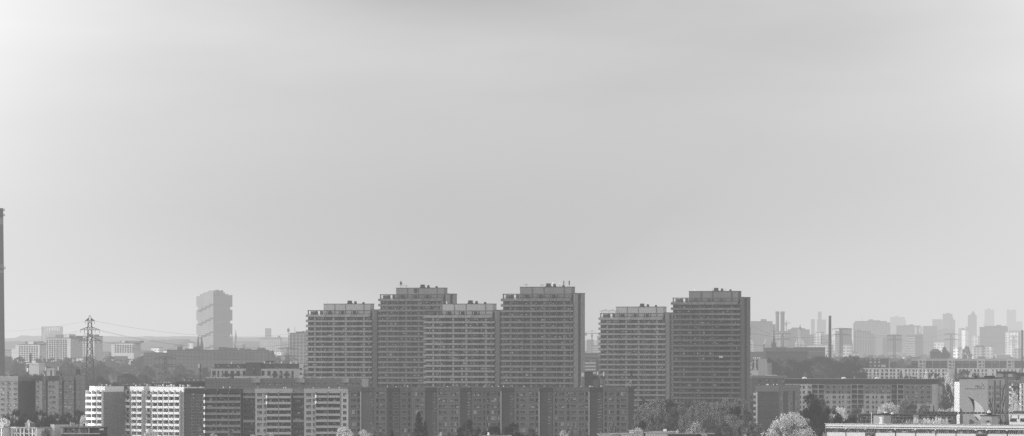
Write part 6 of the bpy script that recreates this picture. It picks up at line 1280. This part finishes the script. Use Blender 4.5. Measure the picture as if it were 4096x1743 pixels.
for lab, x, top, w_, Y, kd, lf in (('grey tree taller than the feathery group on its right', 235, 488, 210, 2970, 'spread', 'grey'), ('dark grey tree under the last balcony bay of the black-roofed block', 330, 560, 230, 2940, 'round', 'mid'), ('grey tree under the end windows of the black-roofed block', 520, 590, 230, 2940, 'round', 'grey'), ('small dark conifer before the end of the black-roofed block', 678, 603, 100, 2860, 'conifer', 'conifer'), ('dark small bush left of the small conifer', 560, 660, 90, 2840, 'conifer', 'conifer'),
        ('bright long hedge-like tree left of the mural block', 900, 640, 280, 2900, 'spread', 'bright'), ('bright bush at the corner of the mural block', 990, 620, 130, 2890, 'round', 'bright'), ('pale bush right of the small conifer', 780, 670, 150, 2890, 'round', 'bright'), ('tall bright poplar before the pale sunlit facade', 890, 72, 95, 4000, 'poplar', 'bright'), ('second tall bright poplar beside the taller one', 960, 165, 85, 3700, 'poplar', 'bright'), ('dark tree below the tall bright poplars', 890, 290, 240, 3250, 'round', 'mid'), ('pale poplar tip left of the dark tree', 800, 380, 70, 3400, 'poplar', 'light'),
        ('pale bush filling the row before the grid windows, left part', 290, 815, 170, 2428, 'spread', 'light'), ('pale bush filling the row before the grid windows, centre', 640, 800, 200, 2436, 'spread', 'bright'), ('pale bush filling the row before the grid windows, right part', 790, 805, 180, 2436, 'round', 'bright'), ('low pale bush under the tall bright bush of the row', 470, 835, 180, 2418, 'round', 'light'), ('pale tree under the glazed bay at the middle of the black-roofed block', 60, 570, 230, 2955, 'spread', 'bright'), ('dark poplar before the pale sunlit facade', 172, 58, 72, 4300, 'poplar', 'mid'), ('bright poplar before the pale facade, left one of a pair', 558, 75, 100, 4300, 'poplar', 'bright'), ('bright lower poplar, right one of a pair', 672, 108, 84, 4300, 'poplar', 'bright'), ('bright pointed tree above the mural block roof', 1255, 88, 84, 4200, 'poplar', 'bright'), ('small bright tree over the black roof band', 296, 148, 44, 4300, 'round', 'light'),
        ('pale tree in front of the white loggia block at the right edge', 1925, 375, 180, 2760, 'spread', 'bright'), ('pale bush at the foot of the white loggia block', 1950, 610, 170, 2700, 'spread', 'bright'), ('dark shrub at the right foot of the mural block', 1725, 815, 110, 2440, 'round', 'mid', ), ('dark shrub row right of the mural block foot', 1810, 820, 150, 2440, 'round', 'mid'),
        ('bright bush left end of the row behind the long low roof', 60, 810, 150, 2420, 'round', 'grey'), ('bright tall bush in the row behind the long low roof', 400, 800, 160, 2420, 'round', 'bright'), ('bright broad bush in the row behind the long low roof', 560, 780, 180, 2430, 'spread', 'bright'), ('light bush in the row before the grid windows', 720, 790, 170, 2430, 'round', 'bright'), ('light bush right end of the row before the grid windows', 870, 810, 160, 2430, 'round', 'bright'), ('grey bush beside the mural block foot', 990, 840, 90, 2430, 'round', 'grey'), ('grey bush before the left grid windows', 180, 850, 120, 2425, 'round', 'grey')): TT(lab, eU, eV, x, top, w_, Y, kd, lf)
TT('dark rounded treetop below the right skyline', jU, jV, 1360, 704, 150, 6200, 'round', 'dark'); TT('grey tree beside the far dark slab, left of the pylon', bU, bV, 1345, 735, 70, 5300, 'round', 'mid')
# belts of trees in the middle distance, each crown an object; the closed woods farther back as one mass
ML = 'one of many dark crowns in the wooded belt behind the front blocks'
rt_ = random.Random(11)
def belt(n, u0, u1, Y0, Y1, h0, h1, lfs, labs, hm=0):
    for i in range(n):
        t_ = (i + rt_.random()) / n; u = u0 + (u1 - u0) * ((i * .61803 + rt_.uniform(-.01, .01)) % 1); Y = Y0 * (Y1 / Y0) ** (rt_.random()); hh = rt_.uniform(h0, h1)
        v = VH + (H - g(Y) - hh) * F / Y; kd = rt_.choice(['round', 'spread', 'round']); lf = rt_.choice(lfs)
        tree(labs, u, v, hh * rt_.uniform(.6, .85) * F / Y, Y, kd, lf, group='dark crowns of the wooded belt')
belt(122, 2, 306, 3700, 6300, 13, 20, ['far', 'far', 'dark', 'dark', 'mid'], ML)
belt(30, 88, 262, 3300, 3900, 12, 18, ['dark', 'dark', 'far', 'mid'], ML)
belt(80, 752, 1026, 4300, 6000, 13, 19, ['far', 'dark', 'dark', 'mid'], ML)
belt(20, 756, 852, 3800, 4700, 14, 20, ['dark', 'far'], ML)
belt(40, 756, 864, 4450, 4950, 21, 29, ['dark', 'far', 'mid'], ML)
belt(8, 586, 600, 3700, 5600, 10, 15, ['dark', 'far'], ML)
rs = random.Random(5); mb = MB()
for i in range(4200):
    Y = 6200 * (15000 / 6200) ** rs.random() if i < 2600 else 3350 * (6200 / 3350) ** rs.random(); u = rs.uniform(-10, 1034)
    if 310 < u < 585 or 602 < u < 748: continue
    x = (u - CU) * Y / F; hh = rs.uniform(8, 17) if Y > 6200 else rs.uniform(5, 11); r = rs.uniform(5, 9); sz_ = 1.5 + Y / 6000
    for j in range(16):
        a = rs.uniform(0, 6.28); e = rs.uniform(-.2, 1.4); p = Vector((x + r * math.cos(a) * math.cos(e), Y + r * math.sin(a) * math.cos(e), g(Y) + hh * .5 + hh * .5 * math.sin(e)))
        n = Vector((math.cos(a) * math.cos(e) + rs.gauss(0, .3), math.sin(a) * math.cos(e) + rs.gauss(0, .3), math.sin(e) + .2)).normalized(); a_ = n.orthogonal().normalized() * sz_; b_ = n.cross(a_)
        mb.face([p - a_, p + b_, p + a_, p - b_])
wd = mb.build('far_woods', LEAF['far']); tag(wd, 'far hazy woods and garden trees below the skyline', 'woods', kind='stuff')
# small low houses in the haze
lh = 'one of many tiny pale and dark house roofs in the haze below the skyline'
for i in range(150):
    rs2 = random.Random(900 + i); Y = 6600 * (14500 / 6600) ** rs2.random(); u = rs2.uniform(4, 305) if i % 2 else rs2.uniform(752, 1022)
    w_ = rs2.uniform(10, 30); hh = rs2.uniform(8, 19); d = rs2.uniform(9, 14); m = rs2.choice(['gm', 'gl', 'gw', 'gd', 'gm']); 
    t = thing('city_house', lh, 'house', ((u - CU) * Y / F, Y, 16), math.radians(rs2.uniform(-40, 15)), 'tiny houses in the haze')
    MB().box(-w_ / 2, w_ / 2, 0, d, -3, hh).build('wall', M[m], t)
    if rs2.random() < .55: MB().gable(-w_ / 2 - .4, w_ / 2 + .4, -.5, d + .5, hh + .01, hh + rs2.uniform(3, 6), rs2.choice([0, 0, 4])).build('roof', M[rs2.choice(['tile', 'far', 'tile'])], t)
    else: MB().box(-w_ / 2 - .3, w_ / 2 + .3, -.3, d + .3, hh + .01, hh + .7).build('roof', M[rs2.choice(['rooflight', 'roof', 'farl'])], t)
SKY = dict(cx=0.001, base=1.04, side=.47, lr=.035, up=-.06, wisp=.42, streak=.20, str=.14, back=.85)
# ------------------------------------------------------------------ camera, light, sky
cam = bpy.data.cameras.new('camera'); co = bpy.data.objects.new('camera', cam); C.objects.link(co)
co.location = (0, 0, H); co.rotation_euler = (PI / 2, 0, 0)
cam.sensor_width = 36; cam.lens = F / 1024 * 36; cam.shift_y = (VH - 217.5) / 1024; cam.clip_start = 5; cam.clip_end = 90000
sc.camera = co
AZ, EL = math.radians(8), math.radians(23)
sun_dir = Vector((-math.cos(AZ) * math.cos(EL), math.sin(AZ) * math.cos(EL), math.sin(EL)))
sl = bpy.data.lights.new('sun', 'SUN'); sl.energy = 5.0; sl.angle = math.radians(.5); sl.color = (1, 1, 1)
so = bpy.data.objects.new('sun', sl); C.objects.link(so); so.rotation_euler = sun_dir.to_track_quat('Z', 'Y').to_euler()
w = bpy.data.worlds.new('World'); sc.world = w; w.use_nodes = True; nt = w.node_tree; nt.nodes.clear()
N = nt.nodes.new; L = nt.links.new
out = N('ShaderNodeOutputWorld'); bg = N('ShaderNodeBackground'); sky = N('ShaderNodeTexSky'); sky.sky_type = 'NISHITA'; sky.sun_disc = False
sky.sun_elevation = EL; sky.sun_rotation = math.atan2(sun_dir.x, sun_dir.y); sky.air_density = 1.0; sky.dust_density = 1.0
bw = N('ShaderNodeRGBToBW'); L(sky.outputs[0], bw.inputs[0])
def math_(op, a, b=None, c=None, clamp=False):
    n = N('ShaderNodeMath'); n.operation = op; n.use_clamp = clamp
    for i, x in enumerate((a, b, c)):
        if x is None: continue
        if isinstance(x, (int, float)): n.inputs[i].default_value = x
        else: L(x, n.inputs[i])
    return n.outputs[0]
tc = N('ShaderNodeTexCoord'); sp = N('ShaderNodeSeparateXYZ'); L(tc.outputs['Generated'], sp.inputs[0])
# thin high cloud: brighter banks to both sides of the view, a greyer sheet higher up, soft wisps
ax = math_('DIVIDE', sp.outputs['X'], math_('MAXIMUM', math_('ABSOLUTE', sp.outputs['Y']), .01))
el = sp.outputs['Z']
q = math_('MULTIPLY', math_('SUBTRACT', ax, SKY['cx']), 1 / .0875)
side = math_('MINIMUM', math_('POWER', math_('ABSOLUTE', q), 3.2), 1.9)
lr = math_('MULTIPLY', ax, -1 / .0875)
mp = N('ShaderNodeMapping'); mp.inputs['Scale'].default_value = (9, 9, 42); L(tc.outputs['Generated'], mp.inputs[0])
nz = N('ShaderNodeTexNoise'); nz.inputs['Scale'].default_value = 1.6; nz.inputs['Detail'].default_value = 5; nz.inputs['Roughness'].default_value = .5; L(mp.outputs[0], nz.inputs['Vector'])
wisp = math_('SUBTRACT', nz.outputs[0], .5)
upper = math_('MINIMUM', math_('MAXIMUM', math_('MULTIPLY', math_('SUBTRACT', el, .036), 1 / .023), 0), 1.2)
cloud = math_('ADD', SKY['base'], math_('MULTIPLY', side, SKY['side']))
cloud = math_('ADD', cloud, math_('MULTIPLY', math_('MINIMUM', math_('MAXIMUM', lr, -1.5), 1.5), SKY['lr']))
cloud = math_('ADD', cloud, math_('MULTIPLY', upper, math_('MULTIPLY', math_('SUBTRACT', 1.0, math_('MINIMUM', side, 1.0)), SKY['up'])))
cloud = math_('ADD', cloud, math_('MULTIPLY', wisp, math_('ADD', .24, math_('MULTIPLY', upper, SKY['wisp']))))
dk = math_('SUBTRACT', ax, -.004)
dk = math_('POWER', 2.718, math_('MULTIPLY', math_('MULTIPLY', dk, dk), -1 / .028 ** 2))
topb = math_('MINIMUM', math_('MAXIMUM', math_('MULTIPLY', math_('SUBTRACT', el, .0505), 1 / .009), 0), 1)
cloud = math_('SUBTRACT', cloud, math_('MULTIPLY', math_('MULTIPLY', dk, topb), math_('ADD', SKY['streak'], math_('MULTIPLY', wisp, .25))))
back = math_('ADD', 1.0, math_('MULTIPLY', math_('MINIMUM', math_('MAXIMUM', math_('MULTIPLY', math_('SUBTRACT', .5, sp.outputs['Y']), 1.2), 0), 1), SKY['back']))  # added fill: sky behind the viewer brightened to light the facades
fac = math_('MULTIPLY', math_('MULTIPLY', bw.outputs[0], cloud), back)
cb = N('ShaderNodeCombineColor')
for i in range(3): L(fac, cb.inputs[i])
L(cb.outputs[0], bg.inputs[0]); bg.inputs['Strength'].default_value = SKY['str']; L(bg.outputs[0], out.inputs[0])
sc.view_settings.view_transform = 'Standard'; sc.view_settings.look = 'None'; sc.view_settings.exposure = 0; sc.view_settings.gamma = 1
sc.render.engine = 'CYCLES'; sc.cycles.use_denoising = False; sc.cycles.denoising_input_passes = "RGB_ALBEDO_NORMAL"; sc.cycles.sample_clamp_indirect = 0.7
sc.cycles.max_bounces = 6; sc.cycles.diffuse_bounces = 2; sc.cycles.glossy_bounces = 2; sc.cycles.transparent_max_bounces = 8; sc.cycles.caustics_reflective = False; sc.cycles.caustics_refractive = False
